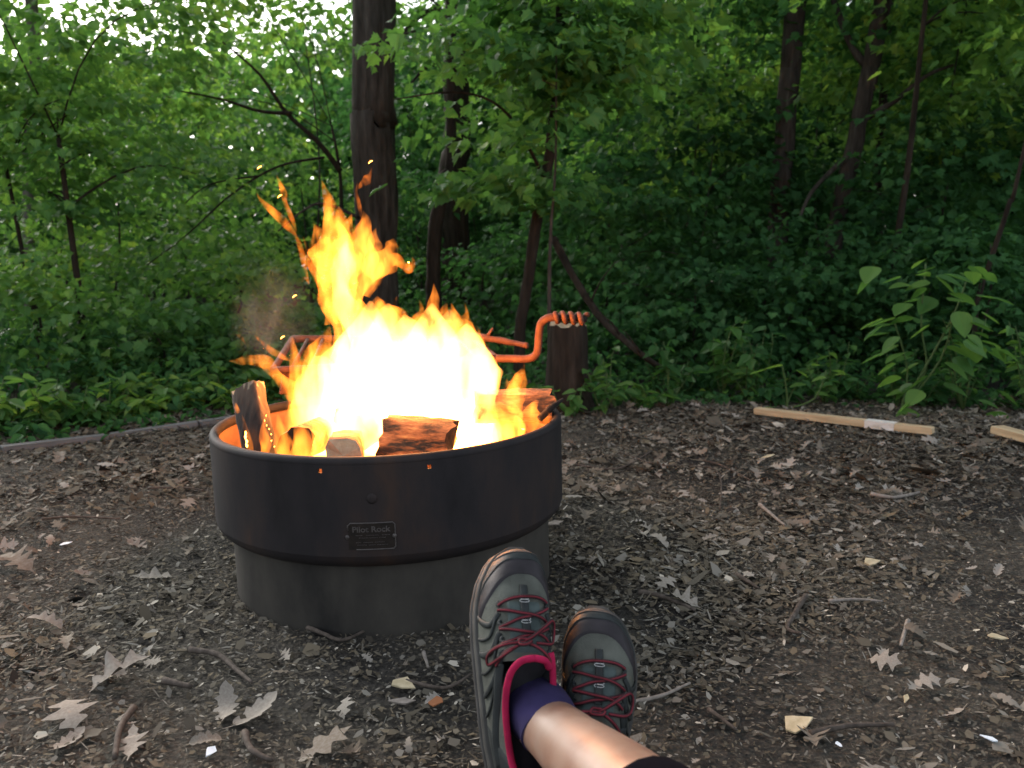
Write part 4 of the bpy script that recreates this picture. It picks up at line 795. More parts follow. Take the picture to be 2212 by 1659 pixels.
class Shoe:
    # local: u heel(0) -> toe(1), t -1..1 across the top (negative = viewer's left), off outwards
    def __init__(s, heel, toe, upv, label, side):
        s.L = (toe - heel).length; s.o = heel; s.T = (toe - heel).normalized(); s.N = (upv - s.T * upv.dot(s.T)).normalized(); s.B = s.T.cross(s.N); s.side = side
        s.sh = .13 if side > 0 else .11
        s.root = link('shoe', None, None, person, heel - pB); s.root['label'] = label; s.root.empty_display_size = .03
        s.wu = [0, .02, .08, .2, .35, .5, .62, .74, .84, .92, .97, 1.0]
        s.wl = [.012, .022, .033, .037, .038, .041, .045, .047, .043, .034, .023, .006]
        s.hh = [.060, .070, .078, .082, .088, .092, .080, .066, .055, .046, .038, .022]
    def sec(s, u): return np.interp(u, s.wu, s.wl), np.interp(u, s.wu, s.hh)
    def at(s, u, t, off=0.0):
        w_, h = s.sec(u); a = (1 - t) * math.pi / 2; e = .72
        cs, sn = math.cos(a), math.sin(a); x = math.copysign(abs(cs) ** e, cs) * w_; z = abs(sn) ** .85 * (h - .012) + .012
        x += s.side * .010 * math.sin(math.pi * min(max((u - .1) / .9, 0), 1))     # banana shape of a foot
        n_ = Vector((0, x * 1.0, (z - .01) * .9)); n_ = n_.normalized() if n_.length > 1e-6 else Vector((0, 0, 1))
        p = Vector((u * s.L, x + n_.y * off, z + n_.z * off)); return p
    def w(s, p): return s.T * p.x + s.B * (-p.y) + s.N * p.z          # shoe frame -> world offset from heel
    def part(s, name, V, Fc, mat, parent=None, smooth=True):
        return link(name, mesh_py(name, [s.w(Vector(v)) for v in V], Fc, smooth), M[mat], parent or s.root)
    def grid(s, name, u0, u1, t0, t1, off, mat, nu=16, nt=24, th=.002):
        V = []; Fc = []
        for i in range(nu + 1):
            for j in range(nt + 1):
                f, g = i / nu, j / nt; t = t0 + (t1 - t0) * g; a = u0(t) if callable(u0) else u0; b = u1(t) if callable(u1) else u1
                ed = 0 if (i in (0, nu) or j in (0, nt)) else 1
                V.append(s.at(a + (b - a) * f, t, off * ed - .0005 * (1 - ed)))
        for i in range(nu):
            for j in range(nt): k = i * (nt + 1) + j; Fc.append([k, k + 1, k + nt + 2, k + nt + 1])
        return s.part(name, V, Fc, mat)
    def strip(s, name, pts, wd, off, mat, th=.0012, parent=None, m=6):
        """flat ribbon over the surface through (u, t[, extra lift]) points"""
        q = [tuple(p) + (0,) * (3 - len(p)) for p in pts]; sp_ = spline(q, m); c = [s.at(min(max(u, 0.01), .999), max(min(t, .999), -.999), off + l_) for u, t, l_ in sp_]
        upv = [(s.at(min(max(u, 0.01), .999), max(min(t, .999), -.999), off + .01) - s.at(min(max(u, 0.01), .999), max(min(t, .999), -.999), off)).normalized() for u, t, l_ in sp_]
        V = []; Fc = []; n = len(c)
        for i in range(n):
            T = (c[min(i+1, n-1)] - c[max(i-1, 0)]).normalized(); S = T.cross(upv[i]).normalized()
            for a_, b_ in ((-1, 0), (-.7, 1), (.7, 1), (1, 0), (.7, -1), (-.7, -1)): V.append(c[i] + S * (a_ * wd / 2) + upv[i] * (b_ * th))
        for i in range(n - 1):
            for k in range(6): Fc.append([i*6+k, i*6+(k+1) % 6, (i+1)*6+(k+1) % 6, (i+1)*6+k])
        Fc.append([5, 4, 3, 2, 1, 0]); Fc.append([(n-1)*6+k for k in range(6)])
        return s.part(name, V, Fc, mat, parent)
    def build(s, opened):
        # upper
        us = [0.0, .01, .03, .06, .1, .15, .2, .26, .32, .38, .44, .5, .56, .62, .68, .74, .8, .85, .9, .94, .97, .985, 1.0]; nt = 28; V = []; Fc = []
        for u in us:
            for j in range(nt + 1): V.append(s.at(u, -1 + 2 * j / nt))
        for i in range(len(us) - 1):
            for j in range(nt):
                if opened and us[i] >= .03 and us[i+1] <= .501 and 7 <= j < 21: continue        # the mouth of the shoe
                k = i * (nt + 1) + j; Fc.append([k, k + nt + 1, k + nt + 2, k + 1])
        Fc.append([j for j in range(nt + 1)]); Fc.append([(len(us)-1)*(nt+1) + j for j in range(nt + 1)][::-1])
        s.part('upper', V, Fc, 'mesh')
        # sole: outline slab with a pale midsole line
        def outline(k):
            o_ = []
            for u in np.linspace(0, 1, 26): w_, _ = s.sec(u); o_.append((u, s.side * .010 * math.sin(math.pi * min(max((u - .1) / .9, 0), 1)) + (w_ + .004) * k, 1))
            for u in np.linspace(1, 0, 26): w_, _ = s.sec(u); o_.append((u, s.side * .010 * math.sin(math.pi * min(max((u - .1) / .9, 0), 1)) - (w_ + .004) * k, -1))
            return [(((u - .5) * 1.03 + .5) * s.L, y) for u, y, _ in o_]
        for nm, z0, z1, kk, mt in (('midsole', -.006, .011, 1.0, 'midsole'), ('outsole', -.018, -.0055, 1.02, 'rubber')):
            lo = outline(kk * .97); hi = outline(kk); n = len(lo); V = [(x, y, z0) for x, y in lo] + [(x, y, z0 + .003) for x, y in hi] + [(x, y, z1 - .003) for x, y in hi] + [(x, y, z1) for x, y in lo]; Fc = [list(range(n))[::-1], [3*n+k for k in range(n)]]
            for j in range(3):
                for k in range(n): Fc.append([j*n+k, j*n+(k+1) % n, (j+1)*n+(k+1) % n, (j+1)*n+k])
            o = s.part(nm, V, Fc, mt)
            if nm == 'outsole':
                for u in np.linspace(.06, .94, 10):
                    w_, _ = s.sec(u); 
                    for sg_ in (-1, 1): V2, F2 = box(u * s.L, sg_ * w_ * .6, -.0205, .016, w_ * .7, .006, .0015); s.part('tread_lug', V2, F2, 'rubber', o, False)
        # toe cap with a dipping edge
        s.grid('toe_cap', lambda t: .80 + .05 * math.cos(t * math.pi) * (1 if True else 0) - .12 * abs(t) ** 2.5 + .02, .995, -1, 1, .0022, 'toe', 14, 30)
        s.grid('toe_guard', lambda t: .935 - .20 * abs(t) ** 3, .999, -.99, .99, .0034, 'overlay', 10, 30)
        s.grid('toe_bumper', lambda t: .97 - .05 * abs(t) ** 2, .9995, -.97, .97, .0046, 'rubber', 6, 30)
        # tongue
        s.grid('tongue', .40 + s.sh, .62 + s.sh, -.24, .24, .0018, 'tongue', 14, 14)
        def S_(pts, k=1): return [(min(p[0] + s.sh * (1 - .6 * min(abs(p[1]), 1)), .99),) + tuple(p[1:]) for p in pts]
        # side overlays
        for sd in (-1, 1):
            s.strip('side_strap', [*S_([(.60, sd * .40), (.57, sd * .60), (.60, sd * .82), (.64, sd * .97)])], .0075, .0016, 'overlay'); s.strip('side_strap', [*S_([(.60, sd * .44), (.53, sd * .62), (.53, sd * .82), (.55, sd * .97)])], .0045, .0016, 'overlay')
            s.strip('side_strap', [*S_([(.52, sd * .42), (.47, sd * .62), (.47, sd * .84), (.49, sd * .97)])], .008, .0016, 'overlay'); s.strip('side_strap', [*S_([(.52, sd * .46), (.42, sd * .64), (.40, sd * .84), (.41, sd * .97)])], .0045, .0016, 'overlay')
            s.strip('side_strap', [*S_([(.45, sd * .42), (.37, sd * .60), (.33, sd * .82), (.32, sd * .97)])], .008, .0018, 'overlay'); s.strip('side_strap', [*S_([(.44, sd * .5), (.32, sd * .68), (.26, sd * .85), (.24, sd * .97)])], .0045, .0018, 'overlay')
            s.strip('side_strap', [*S_([(.40, sd * .50), (.28, sd * .62), (.16, sd * .75), (.03, sd * .8)])], .012, .0020, 'overlay');
            for u in (.605, .525, .455): s.strip('lace_loop', [(u + s.sh + .012, sd * .36), (u + s.sh, sd * .41), (u + s.sh - .012, sd * .36)], .005, .0022, 'overlay', .0014)
        s.grid('heel_counter', .005, lambda t: .05 + .22 * abs(t) ** 1.5, -1, 1, .0024, 'overlay', 8, 24)
        # keeper strip on the tongue with a small emblem
        s.strip('tongue_keeper', [(.69 + s.sh, .0), (.64 + s.sh, .0, .001), (.58 + s.sh, 0, .002), (.52 + s.sh, 0, .002), (.45 + s.sh, 0, .002)], .0105, .0026, 'overlay', .0012)
        for u in (.625, .535): 
            for du in (-.007, .006): 
                pts_ = [(u + s.sh + du + .006 * math.cos(a), .035 * math.sin(a), .0024) for a in np.linspace(0, 2 * math.pi, 9)]; s.strip('emblem', pts_, .0011, .0034, 'cream', .0004, m=3)
        # laces
        def lace(pts, off=.004):
            pts = [(p[0] + s.sh,) + tuple(p[1:]) for p in pts]
            o_ = s.strip('lace', pts, .0052, off, 'lace_dark', .0011); s.strip('lace_stripe', pts, .0022, off + .0009, 'lace', .0008, o_); 
        lace([(.615, -.38), (.632, -.2, .002), (.636, 0, .003), (.622, .2, .002), (.600, .38)])
        lace([(.592, -.40), (.570, -.2, .002), (.548, 0, .003), (.522, .2, .002), (.505, .40)]); lace([(.520, -.40), (.545, -.2, .003), (.562, 0, .005), (.575, .2, .003), (.580, .40)])
        lace([(.505, -.40), (.488, -.2, .002), (.470, 0, .003), (.450, .2, .002), (.440, .40)]); lace([(.440, -.40), (.468, -.2, .004), (.485, 0, .006), (.495, .2, .004), (.500, .40)])
        return s
    def bow(s, u, t, k=1.0):
        def lp(pts): 
            o_ = s.strip('lace', [(u + a * .9, t + b, c) for a, b, c in pts], .0050, .006, 'lace_dark', .0011); s.strip('lace_stripe', [(u + a * .9, t + b, c) for a, b, c in pts], .0024, .0069, 'lace', .0008, o_)
        lp([(0, 0, .004), (.06, -.18, .012), (.10, -.38, .010), (.07, -.55, .004), (.02, -.58, .002), (-.005, -.40, .004), (-.005, -.1, .006)])
        lp([(0, 0, .004), (-.01, .20, .016), (-.03, .42, .016), (-.06, .62, .008), (-.09, .66, .002), (-.07, .42, .006), (-.02, .1, .006)])
        lp([(0, 0, .004), (-.03, -.12, .010), (-.08, -.32, .006), (-.13, -.46, .003)]); lp([(0, 0, .004), (-.02, .1, .008), (-.05, .34, .003), (-.10, .52, .002)])
        lp([(0.01, -.06, .004), (-.012, -.02, .012), (-.01, .06, .011), (.014, .04, .006), (.012, -.04, .005)])
        s.strip('lace_tip', [(u - .13 * .9, t - .46, .003), (u - .16 * .9, t - .53, .001)], .003, .006, 'cream', .0014)
camdir = lambda p: (CAM - p).normalized()
hA, tA = P(1118, 1712, 1.0), P(1110, 1192, 1.158)
midA = (hA + tA) / 2; A = Shoe(hA, tA, camdir(midA) + Vector((.31, 0, 0)), 'upper trail shoe, crossed on top, with its pink collar and bow of red laces', 1).build(True)
hBt, tB = P(1256, 1815, .985), P(1290, 1318, 1.130); midB = (hBt + tB) / 2
B_ = Shoe(hBt, tB, camdir(midB) + Vector((-.02, 0, 0)), 'lower trail shoe, half hidden behind the bare ankle', -1).build(False)
A.bow(.572, .04); B_.bow(.53, .0)
# pink collar around the mouth of the upper shoe, with the notch beside the tongue
cpath = [(.505, .0, .018), (.49, .22, .020), (.44, .42, .018), (.34, .52, .010), (.20, .52, .008), (.10, .50, .008), (.035, .30, .010), (.02, 0, .012), (.035, -.30, .010), (.10, -.52, .010), (.20, -.58, .010), (.30, -.56, .012), (.42, -.50, .016), (.53, -.38, .014), (.475, -.33, .010), (.495, -.18, .015), (.505, .0, .018)]
cp_ = [A.at(u, t, 0) + Vector((0, 0, l_)) for u, t, l_ in spline(cpath, 4)]
V, Fc = tube(cp_, .0044, 10); A.part('collar', V, Fc, 'pink')
# padded wall between the collar and the upper
lowp = [A.at(min(max(u, .01), .6), t * 1.02, -.001) for u, t, l_ in spline(cpath, 4)]; n = len(cp_)
V = [p for p in cp_] + [p + Vector((0, 0, -.004)) for p in lowp]; Fc = [[i, i + 1, n + i + 1, n + i] for i in range(n - 1)]; A.part('collar_wall', V, Fc, 'overlay')
cc = sum(cp_, Vector()) / n; inn = [c.lerp(Vector((cc.x, cc.y, c.z)), .25) + Vector((0, 0, -.028)) for c in cp_]; cen = [Vector((cc.x, cc.y, cc.z - .05))]
V = [c + Vector((0, 0, -.003)) for c in cp_] + inn + cen; Fc = [[i, n + i, n + i + 1, i + 1] for i in range(n - 1)] + [[n + i, 2 * n, n + i + 1] for i in range(n - 1)]; A.part('inner_lining', V, Fc, 'lining')
# leg of the upper foot: ankle to knee to hip
ank = A.o + A.w(Vector((.088, .0, .052))) + Vector((.012, 0, 0)); kneeA = Vector((.185, .60, .255)); hipA = Vector((.10, .10, .13)); shin = (kneeA - ank)
def legtube(name, pts, rad, mat, parent, seg=20, cap=True, ell=1.0):
    s_ = spline(pts, 6); rr_ = np.interp(np.linspace(0, 1, len(s_)), np.linspace(0, 1, len(rad)), rad); V, Fc = tube([Vector(p) - pB for p in s_], rr_, seg, cap=cap, flat=ell); return link(name, mesh_py(name, V, Fc), M[mat], parent)
a0 = A.o + A.w(Vector((.10, 0, .02))) + Vector((.006, 0, 0))
legtube('leg', [a0, ank, ank + shin * .12, ank + shin * .25, ank + shin * .5, ank + shin * .8, kneeA], [.032, .036, .037, .040, .050, .056, .056], 'skin', person, 28)
legtube('sock', [a0 + A.w(Vector((.012, 0, 0))), ank + A.w(Vector((.006, 0, .004))), ank + A.N * .020 + shin * .015, ank + shin * .095], [.034, .0415, .0405, .0385, .0392], 'sock', person, 28)
cuff = ank + shin * .64
legtube('trouser_leg', [cuff, ank + shin * .75, ank + shin * .88, kneeA + Vector((.0, -.02, .01)), kneeA.lerp(hipA, .5), hipA], [.058, .062, .066, .070, .080, .090], 'black', person, 22)
ankB = B_.o + B_.w(Vector((.07, 0, .06))); kneeB = Vector((-.10, .56, .16)); hipB = Vector((-.10, .10, .13)); shB = kneeB - ankB
legtube('leg', [B_.o + B_.w(Vector((.085, 0, .02))), ankB, ankB + shB * .3, ankB + shB * .7, kneeB], [.03, .034, .04, .05, .052], 'skin', person)
legtube('sock', [B_.o + B_.w(Vector((.09, 0, .02))), ankB, ankB + shB * .12], [.034, .038, .037], 'sock', person)
legtube('trouser_leg', [ankB + shB * .45, ankB + shB * .75, kneeB, kneeB.lerp(hipB, .5), hipB], [.056, .062, .068, .08, .09], 'black', person)
V, Fc = tube([Vector((x, 0, z)) for x, z in ((-.17, .125), (-.1, .125), (0, .13), (.1, .125), (.17, .125))], [.07, .11, .115, .11, .07], 20); link('trouser_seat', mesh_py('trouser_seat', V, Fc), M['black'], person)

# ------------------------------------------------------------------ forest floor litter
def litter():
    n = 290000
    y = .55 + 3.7 * rng.uniform(0, 1, n) ** 1.15; x = rng.uniform(-1, 1, n) * (0.55 + .72 * y)
    pat = np.sin(x * 2.3 + 1.3) * np.cos(y * 2.9) + .7 * np.sin(x * 5.1 - y * 4.3 + .6) + .5 * np.sin(x * 9.7 + 2) * np.sin(y * 11.3 + 1) + .4 * np.sin(x * 19 + y * 7) * np.sin(y * 23)
    dens = .42 + .38 * pat + .2 * (x > .3); far = np.clip((y - 1.2) / 2.4, 0, 1)
    ok = (np.hypot(x - RC.x, y - RC.y) > .37) & (rng.uniform(0, 1, n) < np.clip(dens + .25 * far, .55, 1))
    x, y, far, pat = x[ok], y[ok], far[ok], pat[ok]; n = len(x)
    L = np.exp(rng.normal(math.log(.0046), .46, n)) * (1 + .8 * far) * (1 + .22 * np.clip(pat, -1.5, 1.5)); asp = np.where(rng.uniform(0, 1, n) > .8, rng.uniform(.08, .2, n), rng.uniform(.25, .9, n)); L = np.where(asp < .2, L * 1.7, L)
    th = rng.uniform(0, 2 * np.pi, n); tx = rng.normal(0, .28, n); ty = rng.normal(0, .28, n)
    ang = np.array([0.3, 1.5, 2.6, 3.7, 5.2]); k = len(ang)
    rad = rng.uniform(.55, 1.1, (n, k)); lx = np.cos(ang)[None] * rad * L[:, None]; ly = np.sin(ang)[None] * rad * (L * asp)[:, None]
    wx = lx * np.cos(th)[:, None] - ly * np.sin(th)[:, None]; wy = lx * np.sin(th)[:, None] + ly * np.cos(th)[:, None]
    z = hills(x, y)[:, None] + .004 + L[:, None] * .22 + rng.uniform(0, .004, n)[:, None] + wx * tx[:, None] + wy * ty[:, None]
    V = np.stack([x[:, None] + wx, y[:, None] + wy, z], -1).reshape(-1, 3)
    tone = np.clip(rng.normal(.36, .2, n) + .12 * (rng.uniform(0, 1, n) > .93), 0, .97); tone = np.where(rng.uniform(0, 1, n) > .992, 1.0, tone)
    return mesh_np('leaf_litter', V, np.arange(n * k), np.arange(n) * k, np.full(n, k), False, tone)
tag(link('leaf_litter', litter(), M['litter']), 'crumbled brown leaf litter and bark bits scattered over the soil', 'leaf litter', kind='stuff')
def oak_mesh(i):
    r_ = random.Random(i); ww = r_.uniform(.75, 1.05)
    side = r_.choice(([(.12, .09), (.27, .15), (.16, .25), (.12, .31), (.26, .37), (.47, .50), (.30, .55), (.13, .60), (.20, .70), (.33, .84), (.16, .85), (.08, .92)],
                      [(.10, .10), (.22, .20), (.13, .27), (.20, .32), (.40, .36), (.24, .44), (.12, .50), (.24, .56), (.44, .68), (.22, .70), (.11, .76), (.16, .86), (.06, .95)],
                      [(.14, .06), (.25, .16), (.24, .24), (.15, .30), (.27, .38), (.33, .48), (.19, .53), (.24, .62), (.28, .73), (.14, .77), (.17, .88), (.10, .97)]))
    pts = [(x * ww * r_.uniform(.85, 1.12), y + r_.uniform(-.015, .015)) for x, y in side] + [(0, 1.05)]
    pts = [(.012, -.20), (.018, 0)] + [tuple(q_) for q_ in spline([(.02, .02)] + pts, 2)]
    pts = [(max(x, 0.0), y) for x, y in pts]
    k = len(pts); fx, fy, tw = r_.uniform(-.3, .9), r_.uniform(-.7, .7), r_.uniform(-.8, .8)
    def z(x, y): return fx * abs(x) ** 1.3 * 1.2 + fy * (y - .5) ** 2 + tw * x * (y - .5) + .03
    L_ = [(x, y, z(x, y)) for x, y in pts]; jr = lambda: r_.uniform(.82, 1.15)
    Rr = [(-x * (jr() if 1 < q_ < k - 1 else 1), y, z(-x, y)) for q_, (x, y) in enumerate(pts)]; mid = [(0, y, z(0, y)) for x, y in pts]
    V = L_ + mid + Rr; Fc = []
    for q_ in range(k - 1):
        Fc.append([q_, q_ + 1, k + q_ + 1, k + q_]); Fc.append([k + q_, k + q_ + 1, 2 * k + q_ + 1, 2 * k + q_])
    zmin = min(v[2] for v in V); V = [(x, y - .4, zz - zmin) for x, y, zz in V]
    tn = r_.choice((.25, .42, .55, .65, .8)); me = mesh_py('oak_leaf', V, Fc, True, [min(1, max(0, tn + r_.uniform(-.05, .05)))] * len(Fc)); me.materials.append(M['oak']); return me
OAK = [oak_mesh(i) for i in range(18)]
def oak(x, y, s, yaw, label, group=None, i=None, tilt=.18, lift=.006):
    o = link('oak_leaf', OAK[random.randrange(len(OAK)) if i is None else i]); o.location = (x, y, gz(x, y) + lift); o.scale = (s, s, s); o.rotation_euler = (random.gauss(0, tilt), random.gauss(0, tilt), yaw)
    return tag(o, label, 'leaf', group)
PROM = [(250, 1480, .085, -.9, 'large pale oak leaf with pointed lobes on the bare soil at the lower left', 4), (158, 1572, .07, .6, 'curled oak leaf below the large pale one at the lower left', 2), (340, 1255, .07, 1.9, 'pale oak leaf lying left of the foot of the fire ring', 7),
        (300, 1190, .055, 1.2, 'small pale oak leaf between two others far left of the fire ring', 9), (105, 1365, .06, 1.5, 'pale flat leaf beside the left edge, halfway down the bare soil', 3), (545, 1560, .07, -.7, 'narrow folded oak leaf in the lower left foreground', 11), (490, 1545, .06, .2, 'torn grey leaf beside the narrow folded one in the lower left foreground', 5),
        (285, 1625, .06, .3, 'bluish grey oak leaf against a bent twig at the bottom left', 8), (690, 1630, .075, -1.0, 'large flat brown leaf pressed into the soil at the bottom, left of the shoes', 1), (1480, 1310, .06, 1.0, 'grey oak leaf just right of the lower shoe toe', 6),
        (1425, 1185, .055, .5, 'curled pale oak leaf on the dark soil between ring and boards', 12), (45, 1235, .09, 1.1, 'big brown leaf standing up at the left edge', 10), (130, 1000, .075, .4, 'reddish brown leaf near the timber edging at the left', 13), (1250, 1085, .06, 2.0, 'pale leaf right beside the wall of the fire ring', 14), (1360, 1620, .05, .6, 'tan leaf peeping out behind the lower shoe at the bottom', 15)]
for px, py, s, yw, lab, i in PROM:
    g_ = G(px, py); o = oak(g_.x, g_.y, s * 1.2, yw, lab, None, i, .1, .010); o.rotation_euler.x += .22
    me = o.data.copy(); tv = .48 if 'brown' in lab or 'tan' in lab else .66; me.attributes['tone'].data.foreach_set('value', [tv] * len(me.polygons)); o.data = me
cnt = {}
while sum(cnt.values()) < 285:
    y = random.uniform(.95, 4.0); x = random.uniform(-1, 1) * (.55 + .62 * y)
    if math.hypot(x - RC.x, y - RC.y) < .45: continue
    if x < -.1 and y > 3.3 + .6 * (x + 1.3): continue
    right = x > 0
    if not right and random.random() < .45: continue
    if right and y < 2.0 and random.random() < .55: continue
    if abs(x - .1) < .2 and y < 1.3: continue
    zone = 'r' if right and y > 2.2 else 'f' if right else 'l'
    cnt[zone] = cnt.get(zone, 0) + 1
    lab, grp = {'r': ('dry brown oak leaf in the thick litter between the fire ring and the boards', 'oak leaves in the thick litter at the right'), 'f': ('dry brown oak leaf on the dark soil right of the shoes', 'oak leaves right of the shoes'), 'l': ('dry brown oak leaf on the bare soil left of the fire ring', 'oak leaves left of the fire ring')}[zone]
    oak(x, y, random.uniform(.035, .068) * (1.15 if y > 2.2 else .85), random.uniform(0, 6.28), lab, grp, tilt=.3, lift=.009)
# beyond those, the drifts of more oak leaves
def drift():
    Vs, fl, st, to, tn = [], [], [], [], []; nv = 0; nl = 0
    base = []
    for m in OAK:
        co = np.empty(len(m.vertices) * 3, np.float32); m.vertices.foreach_get('co', co); base.append((co.reshape(-1, 3), [list(p.vertices) for p in m.polygons], m.attributes['tone'].data[0].value))
    for _ in range(1500):
        y = random.uniform(1.0, 4.15); x = random.uniform(-1, 1) * (.55 + .62 * y); right = x > .1
        if math.hypot(x - RC.x, y - RC.y) < .42 or (x < -.1 and y > 3.35 + .6 * (x + 1.3)): continue
        if random.random() > (.95 if right and y > 2.5 else .45 if right and y > 2 else .22): continue
        co, fs, t0 = random.choice(base); s_ = random.uniform(.022, .055) * (1.1 if y > 2.2 else .8); e_ = np.array(Euler((random.gauss(0, .35), random.gauss(0, .35), random.uniform(0, 6.28))).to_matrix())
        v = co * s_ @ e_.T + np.array([x, y, gz(x, y) + .006 + .3 * s_ * random.random() * .6]); Vs.append(v); tv = min(1, max(0, t0 + random.uniform(-.25, .15)))
        for f in fs: fl += [q_ + nv for q_ in f]; st.append(nl); to.append(len(f)); nl += len(f); tn.append(tv)
        nv += len(v)
    return mesh_np('oak_leaf_drift', np.concatenate(Vs), fl, st, to, True, tn)
o = link('oak_leaf_drift', drift(), M['oak']); tag(o, 'brown oak leaves drifted thickly over the ground towards the boards', 'leaf litter', kind='stuff')
# sticks
def stick(pts, r, label, mat='stick', group=None, z=.006):
    ps = []
    for px, py in pts: g_ = G(px, py); ps.append(Vector((g_.x, g_.y, gz(g_.x, g_.y) + z + r + random.uniform(0, .004))))
    b = ps[0].copy(); s_ = spline(ps, 5); V, Fc = tube([Vector(p) - b for p in s_], np.linspace(r, r * .55, len(s_)), 7, jit=.15)
    return tag(link('twig', mesh_py('twig', V, Fc), M[mat], None, b), label, 'twig', group)
for a in (
 ([(410, 1420), (470, 1430), (510, 1460), (545, 1490)], .006, 'knobbly bent stick on the bare soil left of the shoes', 'stick'), ([(290, 1545), (262, 1590), (250, 1659)], .007, 'bent grey twig at the bottom left corner', 'stick'), ([(530, 1600), (545, 1640), (590, 1659)], .006, 'curved dark twig at the bottom edge, left of the shoes', 'stick'),
 ([(665, 1368), (700, 1382), (740, 1395), (790, 1375)], .005, 'dark twig lying against the foot of the fire ring', 'stick'), ([(355, 1485), (415, 1500)], .007, 'short thick twig right of the large pale oak leaf', 'stick'), ([(915, 1420), (925, 1455)], .004, 'short pale splinter left of the upper shoe', 'stick_pale'),
 ([(1880, 1078), (1930, 1085), (1985, 1072)], .007, 'curved pale grey stick in the leaf litter at the right', 'stick_pale'), ([(1640, 1100), (1665, 1120), (1695, 1146)], .006, 'straight grey stick in the litter right of the fire ring', 'stick_pale'), ([(1510, 1000), (1560, 1012), (1620, 1045)], .004, 'thin twig arching over the litter right of the fire ring', 'stick'),
 ([(1240, 1010), (1330, 1020), (1400, 985), (1450, 945)], .004, 'long thin curved twig reaching from the ring towards the wood', 'stick'), ([(1350, 985), (1420, 1010), (1545, 1020), (1555, 1110)], .0035, 'thin twig bent in a right angle on the litter', 'stick'), ([(1380, 1290), (1430, 1300), (1500, 1330)], .006, 'dark stick pointing at the grey leaf right of the lower shoe', 'stick'),
 ([(1740, 1300), (1715, 1340), (1700, 1370), (1730, 1385)], .006, 'hook-shaped brown stick in the right foreground', 'stick'), ([(1590, 1250), (1640, 1285)], .006, 'stubby brown stick near the moss right of the shoes', 'stick'), ([(1790, 1310), (1850, 1305), (1905, 1310)], .004, 'thin pale branchlet right of the hook-shaped stick', 'stick_pale'),
 ([(1370, 1530), (1430, 1515), (1490, 1490)], .004, 'thin straw-coloured twig right of the lower shoe', 'stick_pale'), ([(1750, 1600), (1830, 1585), (1930, 1582)], .006, 'long dark twig beside the yellow wood chip', 'stick'), ([(1530, 1545), (1590, 1590)], .004, 'short dark twig left of the yellow wood chip', 'stick'),
 ([(860, 1480), (960, 1500), (1015, 1470)], .004, 'thin dark twig beside the orange bark bit', 'stick'), ([(90, 1130), (160, 1125), (260, 1130)], .004, 'thin dark twig far left of the fire ring', 'stick'), ([(320, 1062), (400, 1060), (440, 1066)], .004, 'thin dark twig close to the left wall of the fire ring', 'stick'), ([(1960, 1355), (1945, 1410)], .005, 'short upright tan twig in the right foreground', 'stick_pale')):
    stick(*a)
# chips, bark bits and scraps
def flake(px, py, s, asp, th, mat, name, label, cat, yaw, tilt=.12):
    g_ = G(px, py); n = 6 if name != 'bark_flake' else 8; V = []; th *= .5
    for z in (0, th):
        for k in range(n):
            a = 2 * math.pi * (k + .35 * math.sin(k * 2.4)) / n; q_ = [1.15, .82, 1.1, .95, 1.2, .75, 1.0, .9][(k + int(px)) % 8]; V.append((math.cos(a) * q_ * s, math.sin(a) * q_ * s * asp, z + random.uniform(0, .002)))
    Fc = [list(range(n))[::-1], [n + k for k in range(n)]] + [[k, (k+1) % n, n+(k+1) % n, n+k] for k in range(n)]
    o = link(name, mesh_py(name, V, Fc, False), M[mat], None, (g_.x, g_.y, gz(g_.x, g_.y) + .012)); o.rotation_euler = (random.gauss(0, tilt) + .12, random.gauss(0, tilt), yaw); return tag(o, label, cat)
flake(1720, 1580, .027, .85, .006, 'chip', 'wood_chip', 'square pale yellow wood chip on the dark soil at the right', 'wood chip', .3)
flake(872, 1492, .022, .7, .005, 'chip', 'wood_chip', 'pale wood chip on the soil left of the upper shoe', 'wood chip', -.5)
flake(868, 1530, .020, .45, .004, 'stick_pale', 'bark_flake', 'grey bark flake just below the pale wood chip', 'bark', .1)
flake(943, 1532, .013, .9, .005, 'orange_leaf', 'bark_flake', 'orange-brown bark bit left of the upper shoe', 'bark', .7)
flake(1880, 1225, .024, .6, .006, 'chip', 'wood_chip', 'splintered pale wood chip in the litter at the right', 'wood chip', .3)
flake(1955, 1525, .012, .35, .004, 'chip', 'wood_chip', 'narrow yellow wood chip in the right foreground', 'wood chip', .9)
flake(2150, 1390, .026, .3, .006, 'chip', 'wood_chip', 'long pale wood splinter near the right edge', 'wood chip', .1)
flake(1655, 885 + 110, .035, .3, .006, 'chip', 'wood_chip', 'flat pale wood chip before the long board', 'wood chip', .1)
flake(142, 1185, .017, .4, .003, 'paper', 'paper_scrap', 'bright white paper scrap on the soil at the left', 'paper', .6)
flake(1810, 1625, .010, .5, .002, 'paper', 'paper_scrap', 'tiny white paper scrap in the right foreground beside the yellow chip', 'paper', 1.4)
flake(2135, 1612, .013, .45, .003, 'paper', 'paper_scrap', 'small bluish white scrap near the lower right corner', 'paper', -.5)
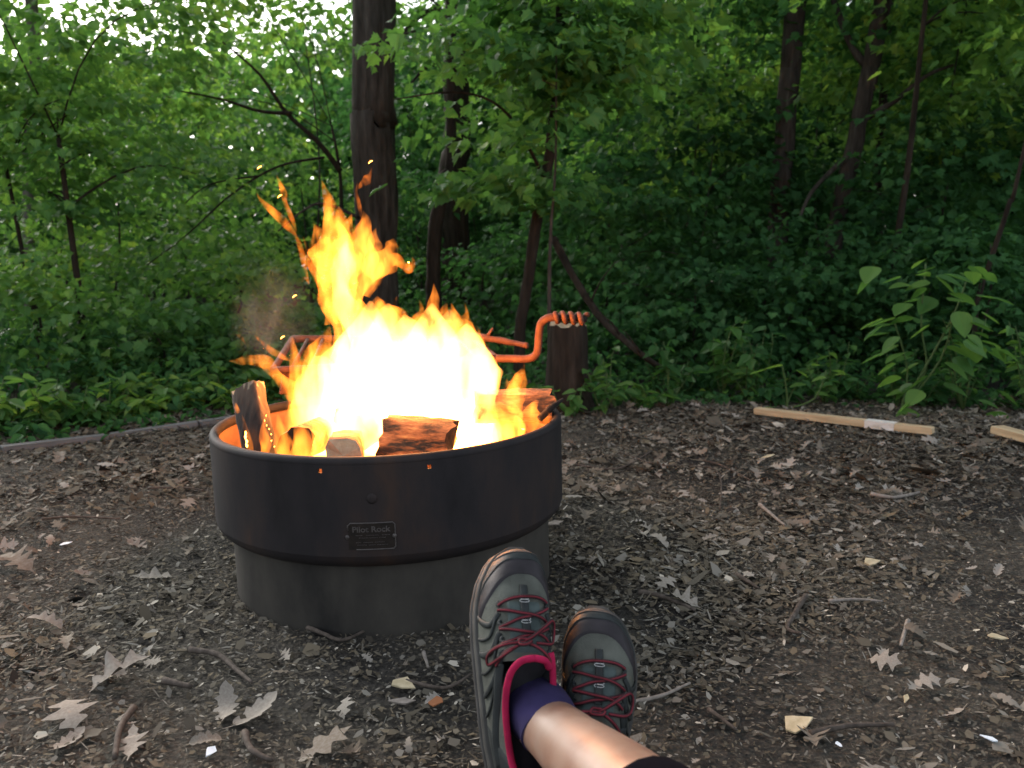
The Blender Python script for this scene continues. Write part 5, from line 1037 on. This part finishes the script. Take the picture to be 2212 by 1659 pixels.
flake(455, 1640, .012, .6, .003, 'paper', 'paper_scrap', 'white torn scrap at the bottom edge, left of the shoes', 'paper', 1.2)
flake(1180 + 18, 1140, .025, .5, .005, 'oak' if False else 'stick_pale', 'bark_flake', 'grey bark flake against the right foot of the fire ring', 'bark', .4)

# ------------------------------------------------------------------ faint smoke drifting off to the left of the flames
def smoke():
    m = bpy.data.materials.new('smoke'); m.use_nodes = True; n, l = m.node_tree.nodes, m.node_tree.links; n.remove(n['Principled BSDF'])
    v = n.new('ShaderNodeVolumePrincipled'); v.inputs['Color'].default_value = (.75, .77, .8, 1); tc = n.new('ShaderNodeTexCoord'); nz = n.new('ShaderNodeTexNoise'); nz.inputs['Scale'].default_value = 1.6; nz.inputs['Detail'].default_value = 3; nz.inputs['Distortion'].default_value = .8
    gr = n.new('ShaderNodeTexGradient'); gr.gradient_type = 'SPHERICAL'; mr = n.new('ShaderNodeMapRange'); mr.inputs['From Min'].default_value = .4; mr.inputs['From Max'].default_value = .7; mr.inputs['To Max'].default_value = 2.2
    mu = n.new('ShaderNodeMath'); mu.operation = 'MULTIPLY'; l.new(tc.outputs['Object'], nz.inputs[0]); l.new(tc.outputs['Object'], gr.inputs[0]); l.new(nz.outputs[0], mr.inputs[0]); l.new(mr.outputs[0], mu.inputs[0]); l.new(gr.outputs['Fac'], mu.inputs[1])
    l.new(mu.outputs[0], v.inputs['Density']); l.new(v.outputs[0], n['Material Output'].inputs['Volume'])
    V = []; Fc = []; a_, b_ = 10, 18
    for i in range(a_ + 1):
        for k in range(b_): th = math.pi * i / a_; ph = 2 * math.pi * k / b_; V.append((math.sin(th) * math.cos(ph), math.sin(th) * math.sin(ph), math.cos(th)))
    for i in range(a_):
        for k in range(b_): Fc.append([i*b_+k, (i+1)*b_+k, (i+1)*b_+(k+1) % b_, i*b_+(k+1) % b_])
    o = link('smoke', mesh_py('smoke', V, Fc), m, None, P(585, 680, 2.35)); o.scale = (.13, .13, .17); tag(o, 'faint grey smoke drifting up at the left of the flames', 'smoke', kind='stuff')
smoke()
